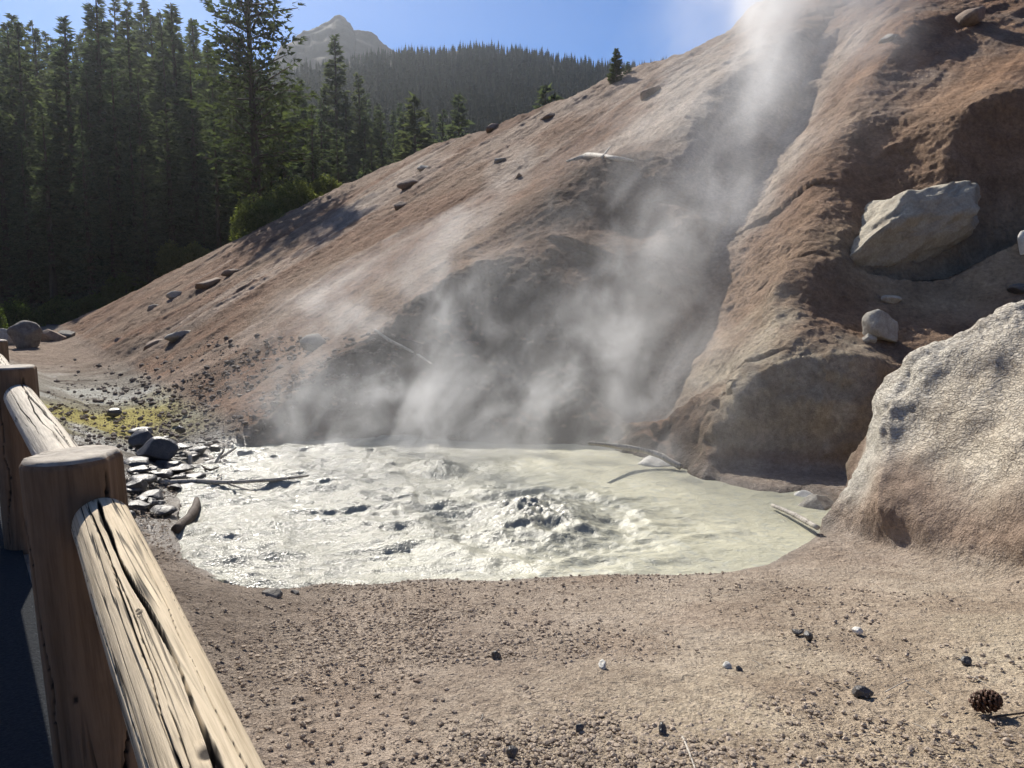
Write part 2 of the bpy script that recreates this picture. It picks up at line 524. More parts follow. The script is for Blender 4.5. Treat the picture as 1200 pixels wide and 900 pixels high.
M_DSHRUB = mat_leaf('dark_shrub_leaves', (.05, .075, .03), (.12, .15, .06), .45)
M_CONE = mat_rock('pine_cone_scales', (.045, .018, .010), (.13, .06, .032), .6, 30)

# ------------------------------------------------------------------ terrain sheet
def build_terrain():
    hf = math.radians(37.5)
    azs = np.concatenate([np.linspace(-math.pi, -1.1, 24, endpoint=False), np.linspace(-1.1, -hf, 40, endpoint=False),
                          np.linspace(-hf, hf, 980, endpoint=False), np.linspace(hf, 1.1, 40, endpoint=False), np.linspace(1.1, math.pi, 24)])
    rs = [0.05, .3, .6, .9, 1.2, 1.5, 1.7]
    def add(a, b, n): rs.extend(list(np.linspace(a, b, n, endpoint=False)))
    add(1.85, 3.5, 110); add(3.5, 7, 190); add(7, 18.5, 520); add(18.5, 30, 230); add(30, 50, 230); add(50, 90, 40); add(90, 280, 60)
    add(280, 320, 24); add(320, 400, 20); add(400, 446, 50); rs.append(458.0)
    rs = np.array(rs)
    A, R = np.meshgrid(azs, rs)
    X = (R * np.sin(A)).astype(np.float32); Y = (R * np.cos(A)).astype(np.float32)
    Z, G, P, MN, DB, DA, ANG, DM = base_h(X, Y, True)
    Z = Z.astype(np.float32)
    # masks
    hill = sstep(.0, .32, np.maximum(P, MN) - G) * sstep(60, 45, R)
    mound = sstep(-.10, .45, MN - np.maximum(P, G)) * (X > 2.5) * sstep(9.2, 8.6, Y)
    s = fence_s(X, Y)
    # normals of base surface
    def normals(X, Y, Z):
        dXa = np.gradient(X, axis=1); dYa = np.gradient(Y, axis=1); dZa = np.gradient(Z, axis=1)
        dXr = np.gradient(X, axis=0); dYr = np.gradient(Y, axis=0); dZr = np.gradient(Z, axis=0)
        nx = dYa * dZr - dZa * dYr; ny = dZa * dXr - dXa * dZr; nz = dXa * dYr - dYa * dXr
        k = np.where(nz < 0, -1, 1) / np.maximum(np.sqrt(nx * nx + ny * ny + nz * nz), 1e-12)
        return nx * k, ny * k, nz * k
    nx, ny, nz = normals(X, Y, Z)
    steep = sstep(.86, .62, nz) * (1 - .9 * mound)
    # rills run down the fall line
    al = X * .81 + Y * .58; ac = -X * .58 + Y * .81
    wob = .5 * vnoise(al * .25, ac * .25, 0, 31)
    rill = ridged(al * .10, (ac + wob) * .55, 0, 4, 33, .55)
    lump = fbm(X * .45, Y * .45, Z * .45, 4, 40)
    rock = ridged(X * 1.3, Y * 1.3, Z * 1.5, 4, 44, .5)
    fine = fbm(X * 5, Y * 5, Z * 5, 4, 50, .6)
    vfine = fbm(X * 18, Y * 18, Z * 18, 3, 55, .6)
    farfac = sstep(19, 26, R)
    ledge = fbm(X * 2.2 + al * .6, Y * 2.2 + al * .4, Z * 4.0, 3, 61)
    flow = sstep(2.0, 5.0, Y)                                     # nearest ground stays flatter
    D = np.zeros_like(X)
    hs = hill * sstep(0, .6, DB)
    D += hs * (.11 * lump + .11 * (rill - .3) * (1 - steep * .8)) * (1 - .85 * mound)
    bayb = sstep(2.9, 3.4, X) * sstep(12, 11, Y)
    D += hs * bayb * sstep(2.6, 1.6, DB) * (.16 * fbm(X * 1.3, Y * 1.3, Z * 1.3, 3, 73) + .30 * ridged((X - Y * .6) * .75, Z * .35, 0, 2, 74, .4))
    D += hs * steep * (.055 * rock + .02 * ledge + .03 * ridged(X * 4.5, Y * 4.5, Z * 4.5, 3, 47, .5))
    slab = fbm(al * .55, ac * 1.5, 0, 3, 61)
    D += hs * farfac * (.05 * sstep(.38, .55, slab) + .05 * fbm(X * 2.4, Y * 2.4, Z * 2.4, 4, 69, .65) + .09 * fbm(al * .3, ac * .9, 0, 4, 66) + .05 * ridged(al * .22, ac * 2.2, 0, 3, 68))
    D += hs * .035 * fine * (1 - .75 * mound) + hs * .016 * vfine * (1 - .5 * mound)
    # rilled gully wall / spur front: vertical fluting
    flut = ridged(X * 1.6 + Y * .3, Z * .25, Y * .5, 3, 71)
    D += hs * steep * .055 * flut * sstep(9, 10, Y) * sstep(19, 16, R)
    # mound edge is broken pale rock
    edge = mound * sstep(.75, .1, DM) * sstep(6.3, 5.2, X)
    D += edge * sstep(.6, .2, DM) * (.11 * fbm(X * 1.7, Y * 1.7, Z * 1.7, 5, 77, .6) + .05 * fine)
    fg = (1 - hill) * (R < 45)
    path = sstep(.1, -.05, s)
    bank = sstep(-1.0, -3.2, X) * sstep(6.5, 8.0, Y) * sstep(16.5, 14.5, Y)     # wet rocky margin on the left
    out = sstep(.0, .25, DB)
    D += fg * (1 - path) * out * (.028 * fbm(X * 1.1, Y * 1.1, 0, 3, 81) + .014 * fine * (.5 + R * .1) * 1 + .010 * vfine + .006 * fbm(X * 45, Y * 45, 0, 2, 58))
    D += fg * bank * out * (.07 * fbm(X * 1.8, Y * 1.8, 0, 4, 85) - .055)
    D += (R > 100) * (1.5 * fbm(X * .05, Y * .05, 0, 3, 88))
    D += (R > 380) * 4.0 * (ridged(X * .05, Y * .05, Z * .07, 4, 89) - .2) * sstep(380, 405, R)
    # lower mud-stained skirt: rim lip of the near shore
    D *= np.where(R < 1.5, 0, 1)
    D = np.where(DB < -.02, 0, D)
    X2 = X + nx * D; Y2 = Y + ny * D; Z2 = Z + nz * D
    # --------- colours (the earth's own, plus shade painted into the hollow wall)
    def C(*c): return np.array(c, np.float32)
    def mixc(c, d, f): return c * (1 - f[..., None]) + d * f[..., None]
    c = np.zeros(X.shape + (3,), np.float32) + C(.37, .305, .245)
    nA = fbm(X * .35, Y * .35, 0, 4, 101); nB = fbm(X * 1.4, Y * 1.4, 0, 4, 105); nC = fbm(X * .13, Y * .13, Z * .1, 3, 109)
    # foreground: warm beige to the right, browner to the left
    c = mixc(c, C(.50, .42, .30), sstep(-.5, 3.5, X) * sstep(7.5, 3.5, Y) * .75)
    c = mixc(c, C(.52, .43, .30), sstep(4.6, 2.6, Y) * sstep(-1, 1.5, X) * .6)
    c = mixc(c, C(.29, .215, .16), sstep(.0, .5, nB) * .45)
    # slope colours
    h1 = C(.31, .215, .155) + np.zeros_like(c)
    h1 = mixc(h1, C(.335, .265, .205), sstep(-.3, .4, nA))
    h1 = mixc(h1, C(.26, .165, .115), sstep(.05, .45, -nC) * .8)
    st = fbm(al * .12, ac * .9, 0, 4, 113)
    h1 = mixc(h1, C(.50, .44, .375), sstep(.12, .42, st) * sstep(14, 22, R) * .8)
    h1 = mixc(h1, C(.235, .15, .105), sstep(.1, .4, fbm(al * .10 + 9, ac * .6, 0, 4, 117)) * .7)
    # red brown, orange top right
    org = sstep(6, 10, X) * sstep(3.0, 5.0, Z)
    h1 = mixc(h1, C(.43, .275, .165), org * .5 * sstep(-.4, .3, nB))
    spur = sstep(2.8, 4.5, X) * sstep(10, 11, Y) * sstep(17, 14, Y)
    h1 = mixc(h1, C(.36, .275, .20), spur * .6)
    # pale altered ground round the ridge line and the head of the gully
    def blob(px, py, rx_, ry_, w=1.0, seed=0):
        p = hit(px, py)
        q = np.hypot((X - p[0]) / rx_, (Y - p[1]) / ry_) + .45 * fbm(X * .8, Y * .8, 0, 3, 130 + seed)
        return sstep(1.1, .6, q) * w
    pale = C(.56, .52, .46)
    for i, (px, py, a, b, w) in enumerate([(470, 215, 2.2, 4.5, .55), (410, 250, 1.6, 3.0, .5), (780, 170, 2.2, 3.2, .8), (850, 130, 2.2, 4.5, .8), (720, 100, 2.6, 3.5, .5),
                                           (600, 195, .8, 3.0, .6), (560, 255, 1.0, 1.6, .5), (890, 60, 3, 4, .6), (620, 150, 2.5, 3, .4), (830, 210, 1.6, 2, .6)]):
        h1 = mixc(h1, pale, blob(px, py, a, b, w, i * 5))
    # wall of the hollow, moist soil darkened further to deepen its shade; alcove yellow brown
    wallm = sstep(1.0, .2, DB) * hill * (Y > 8.5)
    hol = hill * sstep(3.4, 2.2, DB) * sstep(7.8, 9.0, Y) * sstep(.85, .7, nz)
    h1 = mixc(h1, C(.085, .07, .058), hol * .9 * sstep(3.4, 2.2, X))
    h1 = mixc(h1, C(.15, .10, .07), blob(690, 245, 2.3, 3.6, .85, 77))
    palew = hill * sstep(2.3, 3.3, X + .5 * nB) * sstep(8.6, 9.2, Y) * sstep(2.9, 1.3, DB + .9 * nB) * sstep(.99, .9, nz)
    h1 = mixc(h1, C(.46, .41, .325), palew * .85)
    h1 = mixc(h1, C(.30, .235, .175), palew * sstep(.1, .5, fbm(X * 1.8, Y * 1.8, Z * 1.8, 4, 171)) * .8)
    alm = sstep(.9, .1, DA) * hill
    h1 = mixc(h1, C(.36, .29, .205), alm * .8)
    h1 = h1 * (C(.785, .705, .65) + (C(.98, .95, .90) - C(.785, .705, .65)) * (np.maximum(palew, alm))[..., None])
    h1 = h1 * (1 + .30 * fbm(X * 2.6, Y * 2.6, Z * 2.6, 4, 160, .6) + .18 * fbm(X * 9, Y * 9, Z * 9, 3, 165))[..., None]
    # mound crust
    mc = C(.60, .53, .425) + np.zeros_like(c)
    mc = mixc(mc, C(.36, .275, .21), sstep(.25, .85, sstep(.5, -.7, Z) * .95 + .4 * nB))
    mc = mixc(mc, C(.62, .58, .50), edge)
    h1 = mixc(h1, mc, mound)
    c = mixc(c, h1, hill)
    # flow area to the left: white, grey and sulphur yellow
    flt = (1 - hill) * sstep(-1.5, -4.0, X) * sstep(8, 10, Y) * sstep(25, 18, Y)
    c = mixc(c, C(.25, .19, .145), (1 - hill) * sstep(14, 20, Y) * (R < 46))
    fl = C(.27, .25, .21) + np.zeros_like(c)
    fl = mixc(fl, C(.43, .42, .37), sstep(.0, .4, fbm(X * .7, Y * 1.6, 0, 4, 141)))
    fl = mixc(fl, C(.12, .10, .08), sstep(.0, .4, fbm(X * .8, Y * 2.2, 0, 4, 146)) * .9)
    p = hit(112, 491)
    q = np.hypot((X - p[0]) / 1.35, (Y - p[1]) / 2.3) + .5 * fbm(X * 1.3, Y * 1.3, 0, 3, 150)
    fl = mixc(fl, C(.47, .39, .08), sstep(1.1, .55, q) * .9)
    fl = mixc(fl, C(.34, .31, .14), sstep(1.9, 1.0, q) * .5)
    c = mixc(c, fl, flt)
    darkb = bank * (1 - hill) * sstep(-.25, .2, fbm(X * 2.0, Y * 2.0, 0, 4, 156) + .1) * sstep(13.2, 12.0, Y)
    c = mixc(c, C(.06, .052, .043), darkb * .92)
    # debris apron along the foot of the slope
    apron = sstep(1.8, .3, np.abs(P - G - .55)) * hill * sstep(-1, -3, X) * (Y > 11) * (Y < 26)
    c = mixc(c, C(.17, .135, .105), apron * .55 * sstep(-.2, .3, nB))
    # thin damp line on the near shore
    shore = sstep(.30, .03, DB + .16 * nB) * sstep(-.05, .0, DB)
    c = mixc(c, C(.19, .155, .125), shore * (1 - hill) * .8)
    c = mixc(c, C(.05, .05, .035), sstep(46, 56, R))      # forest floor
    c = mixc(c, C(.19, .155, .125), (1 - hill) * sstep(-.6, -2.0, X) * sstep(9.2, 8.2, Y) * sstep(.25, .5, s) * sstep(-.6, .2, nB + .3) * .75)
    rockm = sstep(360, 385, R)
    c = mixc(c, C(.06, .046, .038), rockm)
    wet = np.clip(darkb * .9 + shore * .6, 0, 1)
    crack = np.clip(mound * sstep(-.5, .1, Z), 0, 1)
    V = np.stack([X2, Y2, Z2], -1).reshape(-1, 3)
    nr, na = X.shape
    i, j = np.meshgrid(np.arange(nr - 1), np.arange(na - 1), indexing='ij')
    F = np.stack([i * na + j, i * na + j + 1, (i + 1) * na + j + 1, (i + 1) * na + j], -1).reshape(-1, 4)[:, ::-1]
    hc = hill[:-1, :-1].ravel(); rc = R[:-1, :-1].ravel()
    cls = np.where(rc > 60, 2, np.where(hc > .5, 1, 0))
    cf = c.reshape(-1, 3); wf = wet.ravel(); kf = crack.ravel()
    for k, nm in ((0, 'ground'), (1, 'hillside'), (2, 'mountain')):
        f = F[cls == k]
        used, inv = np.unique(f.ravel(), return_inverse=True)
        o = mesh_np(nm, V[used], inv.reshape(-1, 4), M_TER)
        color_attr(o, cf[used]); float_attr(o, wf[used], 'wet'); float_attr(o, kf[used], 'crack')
        o['kind'] = 'structure'
        o['label'] = {'ground': 'gravelly beige clay ground around the mud pool and along the fence', 'hillside': 'bare brown and pale clay slope rising behind the mud pool',
                      'mountain': 'far forested mountain ridge with a bare rocky peak'}[nm]
        o['category'] = nm
build_terrain()

# ------------------------------------------------------------------ mud pool
boil = at_z(628, 612, MUDZ); boil2 = at_z(515, 549, MUDZ)
def mud_h(x, y):
    ang = -.25
    u = x * math.cos(ang) - y * math.sin(ang); v = x * math.sin(ang) + y * math.cos(ang)
    w = fbm(u * .9, v * .9, 0, 2, 201)
    z = .014 * ridged(u * 1.0 + w, v * 2.6 + w, 0, 4, 205, .55)
    rough = sstep(2.6, .6, np.hypot(x - boil[0], (y - boil[1]) * 1.0)) + sstep(-.2, -2.2, x)
    rough = np.clip(rough, .12, 1)
    z = z * (.6 + rough) + rough * (.080 * ridged(u * 1.3, v * 2.8, 0, 3, 211, .5) + .04 * np.abs(fbm(u * 4, v * 6, 0, 3, 218)) + .010 * fbm(u * 12, v * 14, 0, 3, 215))
    for (b, R_, H_) in ((boil, .52, .16), (boil2, .28, .08)):
        r = np.hypot(x - b[0], (y - b[1]) * .9)
        n = fbm(x * 5, y * 5, 0, 5, 220, .65)
        near = np.exp(-(r / R_ / 1.5) ** 2)
        z = z + near * (.026 * ridged(x * 6, y * 6, 0, 3, 223) + .025 * np.abs(fbm(x * 16, y * 16, 0, 2, 226)))
        z = z + H_ * np.exp(-((r / R_) ** 2) * 1.2) * (1 + .8 * n) - .05 * np.exp(-((r - R_ * 1.7) / (R_ * .4)) ** 2)
        z = z + .028 * np.cos(r * 15 + 3 * n) * np.exp(-r * 1.5) * sstep(R_ * .9, R_ * 1.6, r)
    # hollow on the near side of the main boil
    r = np.hypot(x - boil[0] - .15, y - boil[1] + .3)
    z = z - .09 * np.exp(-(r / .22) ** 2)
    return z

def build_mud():
    x0, x1, y0, y1 = -6.2, 5.2, 5.4, 14.6
    st = .018
    xs = np.arange(x0, x1, st); ys = np.arange(y0, y1, st * 1.25)
    X, Y = np.meshgrid(xs, ys)
    Z = MUDZ + mud_h(X, Y)
    d = pool_sd(X, Y)
    Z = np.where(d > .1, MUDZ - .003, Z)
    keep = (d < .35) | ((X < -1.6) & (d < 2.2) & (Y > 6.6) & (fence_s(X, Y) > 2.5))
    nr, na = X.shape
    k = keep[:-1, :-1] & keep[1:, 1:]
    i, j = np.where(k)
    F = np.stack([i * na + j, i * na + j + 1, (i + 1) * na + j + 1, (i + 1) * na + j], -1)
    used, inv = np.unique(F.ravel(), return_inverse=True)
    V = np.stack([X, Y, Z], -1).reshape(-1, 3)[used]
    o = mesh_np('mud_pool', V, inv.reshape(-1, 4), M_MUD)
    g = sstep(1.2, -2.0, V[:, 0]) * .9 + .35 * sstep(1.8, .5, np.hypot(V[:, 0] - boil[0], V[:, 1] - boil[1]))
    float_attr(o, np.clip(g, 0, 1), 'gloss')
    nx_ = fbm(V[:, 0] * 2.5, V[:, 1] * 4, 0, 4, 231, .6)
    dk = sstep(1.0, .35, np.hypot(V[:, 0] - boil[0], V[:, 1] - boil[1]) / .75 + nx_) * .45 + sstep(1.0, .5, np.hypot(V[:, 0] - boil2[0], V[:, 1] - boil2[1]) / .42 + nx_) * .4 + .5 * sstep(.28, .5, nx_)
    float_attr(o, np.clip(dk, 0, .85), 'dark')
    tag(o, 'pale grey green bubbling mud filling the pool below the slope', 'mud pool', kind='structure')
build_mud()

# ------------------------------------------------------------------ path
def build_path():
    m = NT('asphalt'); v = m.coord()
    c = m.ramp(m.noise(v, 60, 4, .7), [(.3, (.018, .020, .023)), (.7, (.034, .037, .041))])
    m.L(c, m.b.inputs['Base Color']); m.b.inputs['Roughness'].default_value = 1.0; m.b.inputs['Specular IOR Level'].default_value = .08
    m.L(m.bump(m.vor(v, 90), .6, .006), m.b.inputs['Normal'])
    P = []
    n = 60
    tdir = np.array([-.586, .811]); nn = np.array([-.811, -.586])
    V = []; F = []
    for i in range(n):
        t = -6 + i * .6
        for s_ in (.02, .6, 1.4, 2.4):
            q = np.array([-1.16, 2.05]) + tdir * t + nn * s_
            V.append((q[0], q[1], .0))
    for i in range(n - 1):
        for j in range(3):
            a = i * 4 + j
            F.append((a, a + 4, a + 5, a + 1))
    o = mesh_np('path', V, F, m.m)
    tag(o, 'dark asphalt walkway behind the log fence', 'path', kind='structure')
build_path()

# ------------------------------------------------------------------ rocks
def ico(sub):
    import bmesh
    bm = bmesh.new(); bmesh.ops.create_icosphere(bm, subdivisions=sub, radius=1)
    V = np.array([v.co[:] for v in bm.verts]); F = np.array([[v.index for v in f.verts] for f in bm.faces]); bm.free()
    return V, F
ICO = {k: ico(k) for k in (1, 2, 3, 4, 5)}

def rock_verts(seed, sub=3, cuts=9, rough=.08, size=(1, 1, 1)):
    V, F = ICO[sub]; V = V.copy()
    rg = np.random.default_rng(seed)
    for i in range(cuts):
        n = rg.normal(size=3); n /= np.linalg.norm(n)
        d = rg.uniform(.55, .85)
        k = V @ n
        V = V - np.outer(np.maximum(k - d, 0), n) * .96
    s = 1.7
    nz = fbm(V[:, 0] * s + seed, V[:, 1] * s, V[:, 2] * s, 4, seed % 50)
    V = V * (1 + rough * 1.6 * nz)[:, None]
    V = V * np.array(size)
    return V, F

def rock(name, pos, size, mat, label, seed, rot=0.0, sink=.25, sub=4, cuts=9, rough=.1, group=None, cat='rock', tilt=(0, 0)):
    V, F = rock_verts(seed, sub, cuts, rough, size)
    o = mesh_np(name, V, F, mat, smooth=True)
    o.location = (pos[0], pos[1], pos[2] + size[2] * (1 - 2 * sink))
    o.rotation_euler = (tilt[0], tilt[1], rot)
    tag(o, label, cat, group)
    return o

def px_rock(px, py, wpx, hpx, mat, label, seed, depth_ratio=.8, name='boulder', **kw):
    """rock whose foot stands on the terrain at the photo pixel px,py; size from its width and height there"""
    p = hit(px, py)
    sc = np.linalg.norm(p - np.array([0, 0, CAMZ])) / FPX
    return rock(name, p, (wpx * sc / 2, wpx * sc / 2 * depth_ratio, hpx * sc / 2 * 1.15), mat, label, seed, **kw)

px_rock(1031, 398, 46, 40, M_RPALE, 'rounded pale grey boulder sitting on the brown shoulder right of the steam', 3, sink=.22, rot=.4, cuts=16, rough=.12)
px_rock(1043, 356, 24, 10, M_RPALE, 'small flat pale stone just above the rounded boulder on the shoulder', 5, sink=.2, name='stone')
px_rock(1018, 402, 16, 12, M_RPALE, 'little pale stone at the left foot of the rounded boulder', 6, sink=.2, name='stone')
px_rock(1199, 300, 14, 24, M_RWHITE, 'cream coloured stone at the right end beside the shaded alcove', 8, sink=.1, name='stone')
px_rock(1194, 345, 22, 12, M_RDARK, 'dark flat stone low on the lit slope at the right end', 9, sink=.2, name='stone')
px_rock(32, 408, 34, 26, M_RGREY, 'big dark grey boulder beyond the fence where the slope meets the trees', 12, sink=.1, rot=.3)
px_rock(62, 400, 26, 16, M_RBROWN, 'low brown boulder right of the big boulder near the shrubs', 13, sink=.25)
px_rock(78, 396, 20, 10, M_RGREY, 'small grey rock between low brown boulder and slope foot', 14, sink=.25, name='rock')
px_rock(8, 404, 26, 18, M_RPALE, 'pale rock farthest left beyond the third fence post', 15, sink=.2, name='rock')
px_rock(370, 408, 38, 20, M_RGREY, 'grey slab rock at the left rim of the steaming hollow', 17, sink=.3, rot=.5, tilt=(.2, 0))
px_rock(133, 488, 18, 9, M_RDARK, 'black block of rock lying at the edge of the yellow sulphur patch', 19, sink=.1, name='rock', depth_ratio=.6)
px_rock(186, 540, 46, 30, M_RDARK, 'large dark angular rock, nearer of the leaning pair by the wet channel', 21, sink=.25, cuts=12, rough=.04)
px_rock(168, 526, 30, 26, M_RDARK, 'dark angular rock, farther and left one of the leaning pair by the wet channel', 22, sink=.25, cuts=12, rough=.04)
px_rock(297, 556, 34, 18, M_RDARK, 'flat dark wet rock standing in the left end of the mud', 24, sink=.35, rot=.2)
px_rock(288, 566, 30, 16, M_RGREY, 'pointed grey rock in the mud in front of the flat dark rock', 25, sink=.3, cuts=14, rough=.03)
px_rock(262, 550, 22, 14, M_RDARK, 'dark rock at the tip of the bank where the sticks lie', 26, sink=.3, name='rock')
px_rock(317, 699, 26, 14, M_RGREY, 'rounded grey stone half sunk in mud at the near left shore', 28, sink=.35, name='stone', rough=.05)
px_rock(346, 697, 12, 8, M_RGREY, 'small grey stone beside the half sunk one at the near shore', 29, sink=.3, name='stone')
px_rock(212, 506, 12, 9, M_RDARK, 'small black rock at the upper end of the wet channel', 31, sink=.25, name='rock')
px_rock(770, 545, 52, 14, M_RWHITE, 'chalky white rock at the far shore under the fallen log', 33, sink=.35, rot=-.2)
px_rock(955, 604, 50, 34, M_RPALE, 'pale broken rock where the mud meets the crusted mound', 35, sink=.3, cuts=12)
px_rock(940, 590, 34, 18, M_RWHITE, 'small chalky rock behind the pale broken rock in the right bay', 36, sink=.3, cuts=12, name='rock')
px_rock(205, 548, 28, 10, M_RDARK, 'long flat dark rock in the channel below the leaning pair', 38, sink=.35, name='rock')
px_rock(232, 530, 24, 10, M_RDARK, 'flat dark rock behind the curved stick on the bank', 39, sink=.35, name='rock')
px_rock(240, 562, 26, 9, M_RDARK, 'low black rock just above the long straight stick', 40, sink=.35, name='rock')
px_rock(160, 575, 26, 16, M_RDARK, 'dark rock right of the near fence post at the channel edge', 41, sink=.3, name='rock')
px_rock(190, 600, 30, 10, M_RDARK, 'flat wet rock on the shore below the long stick', 42, sink=.35, name='rock')
px_rock(148, 608, 20, 12, M_RDARK, 'small dark rock nearest the top of the near fence post', 43, sink=.3, name='rock')

rgb_ = random.Random(3)
for i in range(64):
    a = rgb_.uniform(150, 268); b = 505 + (a - 150) * .22 + rgb_.uniform(-12, 95) * (1 - (a - 150) / 190)
    if b > 622 - (a - 150) * .1: continue
    w_ = rgb_.choice([9, 12, 16, 22, 28, 34]) * (.8 + (b - 500) / 300)
    px_rock(a, b, w_, w_ * rgb_.uniform(.18, .38), M_RDARK, 'dark wet stone among the many on the muddy bank left of the pool', 500 + i,
            name='bank_stone', cat='stone', sink=.3, sub=3, cuts=12, rot=rgb_.uniform(0, 3), depth_ratio=rgb_.uniform(.5, 1.1), group='wet stones crowded on the left bank', rough=.16)

# slabs breaking out of the slope
slabs = [(212, 393, 34, 10, 'thin pale slab sticking out low on the left of the slope'), (181, 402, 28, 9, 'small brown slab left of the thin pale slab'),
         (243, 332, 30, 12, 'brown slab in the row near the skyline above the thin slab'), (208, 345, 22, 9, 'short brown slab leftmost in the row near the skyline'),
         (270, 318, 20, 9, 'narrow slab topmost in the row near the left skyline'), (139, 397, 12, 6, 'tiny pale slab near the foot of the slope'),
         (180, 360, 16, 7, 'tiny brown slab close under the left skyline'),
         (480, 215, 28, 12, 'weathered slab under the skyline above the sunny pale patch'), (470, 240, 22, 9, 'small weathered slab below the one near the skyline'),
         (497, 196, 18, 9, 'small dark slab on the skyline left of the twin firs'), (578, 148, 22, 8, 'dark flat rock on the skyline at the middle of the slope'),
         (645, 135, 24, 8, 'dark ledge rock below skyline near the little lone firs'), (586, 188, 20, 9, 'pale slab on the middle slope above the hollow'),
         (608, 205, 12, 7, 'small round stone on the red brown middle slope'), (1136, 22, 34, 16, 'pale ledge rock at the top right corner of the slope'),
         (1040, 45, 22, 9, 'flat pale stone high on the crest of the spur'), (760, 108, 30, 12, 'pale ledge rock in the steam near the skyline')]
for i, (a, b, w, h, lab) in enumerate(slabs):
    px_rock(a, b + 3, w, h, M_RBROWN if i % 3 else M_RPALE, lab, 60 + i, name='slab', depth_ratio=1.3, sink=.38, rot=-.6 + .2 * (i % 3), tilt=(.1, -.35), group='slabs breaking out of the slope', cat='rock', sub=3, cuts=12)

# chalky outcrop above the alcove
def outcrop():
    p = hit(1052, 300)
    sc = np.linalg.norm(p) / FPX
    V, F = ICO[5]; V = V.copy()
    V = np.sign(V) * np.abs(V) ** .85
    # two long edges and a torn lower end, like a split ledge
    for n_, d_ in (((.5, -.3, .85), .62), ((-.6, -.2, .6), .60), ((.2, -.9, .2), .55), ((-.3, -.8, -.5), .6), ((.8, -.5, -.2), .7)):
        n_ = np.array(n_); n_ /= np.linalg.norm(n_); k = V @ n_
        V = V - np.outer(np.maximum(k - d_, 0), n_) * .9
    u = V[:, 0] * .8 + V[:, 2] * .9; w_ = V[:, 2] * .8 - V[:, 0] * .55
    r = ridged(u * 1.2, w_ * 4.5, V[:, 1] * 1.5, 5, 93, .6)
    f = fbm(V[:, 0] * 5, V[:, 1] * 5, V[:, 2] * 5, 4, 95, .6)
    V = V * (1 + .17 * (r - .2) + .09 * f)[:, None]
    V = V * np.array([100 * sc, 56 * sc, 43 * sc])
    o = mesh_np('rock_outcrop', V, F, M_RTAN)
    q = at_y(1068, 262, p[1] + .30)
    o.location = q; o.rotation_euler = (math.radians(-20), math.radians(-22), math.radians(16))
    tag(o, 'jagged chalky tan rock ledge jutting out beside the shaded alcove', 'rock')
outcrop()

# ------------------------------------------------------------------ logs, sticks
def tube(pts, rads, seg=12, nsub=6, rough=.12, seed=0):
    pts = np.array(pts, float); rads = np.array(rads, float)
    t = np.linspace(0, len(pts) - 1, (len(pts) - 1) * nsub + 1)
    # catmull-rom
    def cr(a, t):
        i = np.clip(np.floor(t).astype(int), 0, len(a) - 2); f = (t - i)
        A = np.vstack([2 * a[0] - a[1], a, 2 * a[-1] - a[-2]])
        p0, p1, p2, p3 = A[i], A[i + 1], A[i + 2], A[i + 3]
        f = f[:, None]
        return .5 * ((2 * p1) + (-p0 + p2) * f + (2 * p0 - 5 * p1 + 4 * p2 - p3) * f ** 2 + (-p0 + 3 * p1 - 3 * p2 + p3) * f ** 3)
    C = cr(pts, t); Rr = np.interp(t, np.arange(len(rads)), rads)
    T = np.gradient(C, axis=0); T /= np.linalg.norm(T, axis=1)[:, None]
    up = np.array([0, 0, 1.0]) if abs(T[0][2]) < .9 else np.array([1.0, 0, 0])
    V = []
    for i in range(len(C)):
        s1 = np.cross(T[i], up); s1 /= np.linalg.norm(s1); s2 = np.cross(s1, T[i])
        a = np.linspace(0, 2 * math.pi, seg, endpoint=False)
        rr = Rr[i] * (1 + rough * vnoise(np.cos(a) * 1.5 + seed, np.sin(a) * 1.5, np.full(seg, i * .35), seed))
        V.append(C[i] + np.outer(np.cos(a) * rr, s1) + np.outer(np.sin(a) * rr, s2))
    n = len(C); V = np.concatenate(V + [C[:1], C[-1:]])
    F = []
    for i in range(n - 1):
        for j in range(seg):
            F.append((i * seg + j, i * seg + (j + 1) % seg, (i + 1) * seg + (j + 1) % seg, (i + 1) * seg + j))
    a, b = n * seg, n * seg + 1
    for j in range(seg):
        F.append((a, (j + 1) % seg, j)); F.append((b, (n - 1) * seg + j, (n - 1) * seg + (j + 1) % seg))
    return V, F

def join(parts):
    V = []; F = []; o = 0
    for v, f in parts:
        V.append(np.asarray(v)); F += [tuple(k + o for k in q) for q in f]; o += len(v)
    return np.concatenate(V), F

def log_obj(name, parts, mat, label, cat, group=None):
    V, F = join(parts)
    c = V.mean(0)
    o = mesh_np(name, V - c, F, mat); o.location = c
    return tag(o, label, cat, group)

def onto(pxs, lift=.03, z=None):
    out = []
    for q in pxs:
        p = at_z(q[0], q[1], z) if z is not None else hit(q[0], q[1])
        out.append(p + np.array([0, 0, lift]))
    return out

# long stick over the channel into the mud
a = onto([(188, 576), (230, 574), (275, 575), (330, 571), (362, 567)], .11, MUDZ)
b = onto([(255, 573), (262, 566)], .13, MUDZ); c2 = onto([(268, 575), (283, 580), (300, 584)], .09, MUDZ)
log_obj('stick', [tube(a, [.035, .03, .026, .02, .012], 10), tube(b, [.012, .006], 6), tube(c2, [.016, .012, .006], 6)], M_DEAD, 'long straight grey stick reaching from the bank into the left of the mud', 'stick')
a = onto([(206, 626), (222, 612), (230, 598), (231, 590)], .05, MUDZ)
log_obj('stick', [tube(a, [.05, .055, .05, .03], 12)], M_TWIG, 'short thick curved stick lying on the left shore', 'stick')
p0 = onto([(222, 545)], .03, MUDZ)[0]; 
a = [at_z(223, 545, MUDZ + .03), at_z(222, 533, MUDZ + .16), at_z(216, 529, MUDZ + .12)]
log_obj('stick', [tube(a, [.03, .032, .02], 8)], M_DEAD, 'curved pale stick bent like a hook on the wet bank', 'stick')
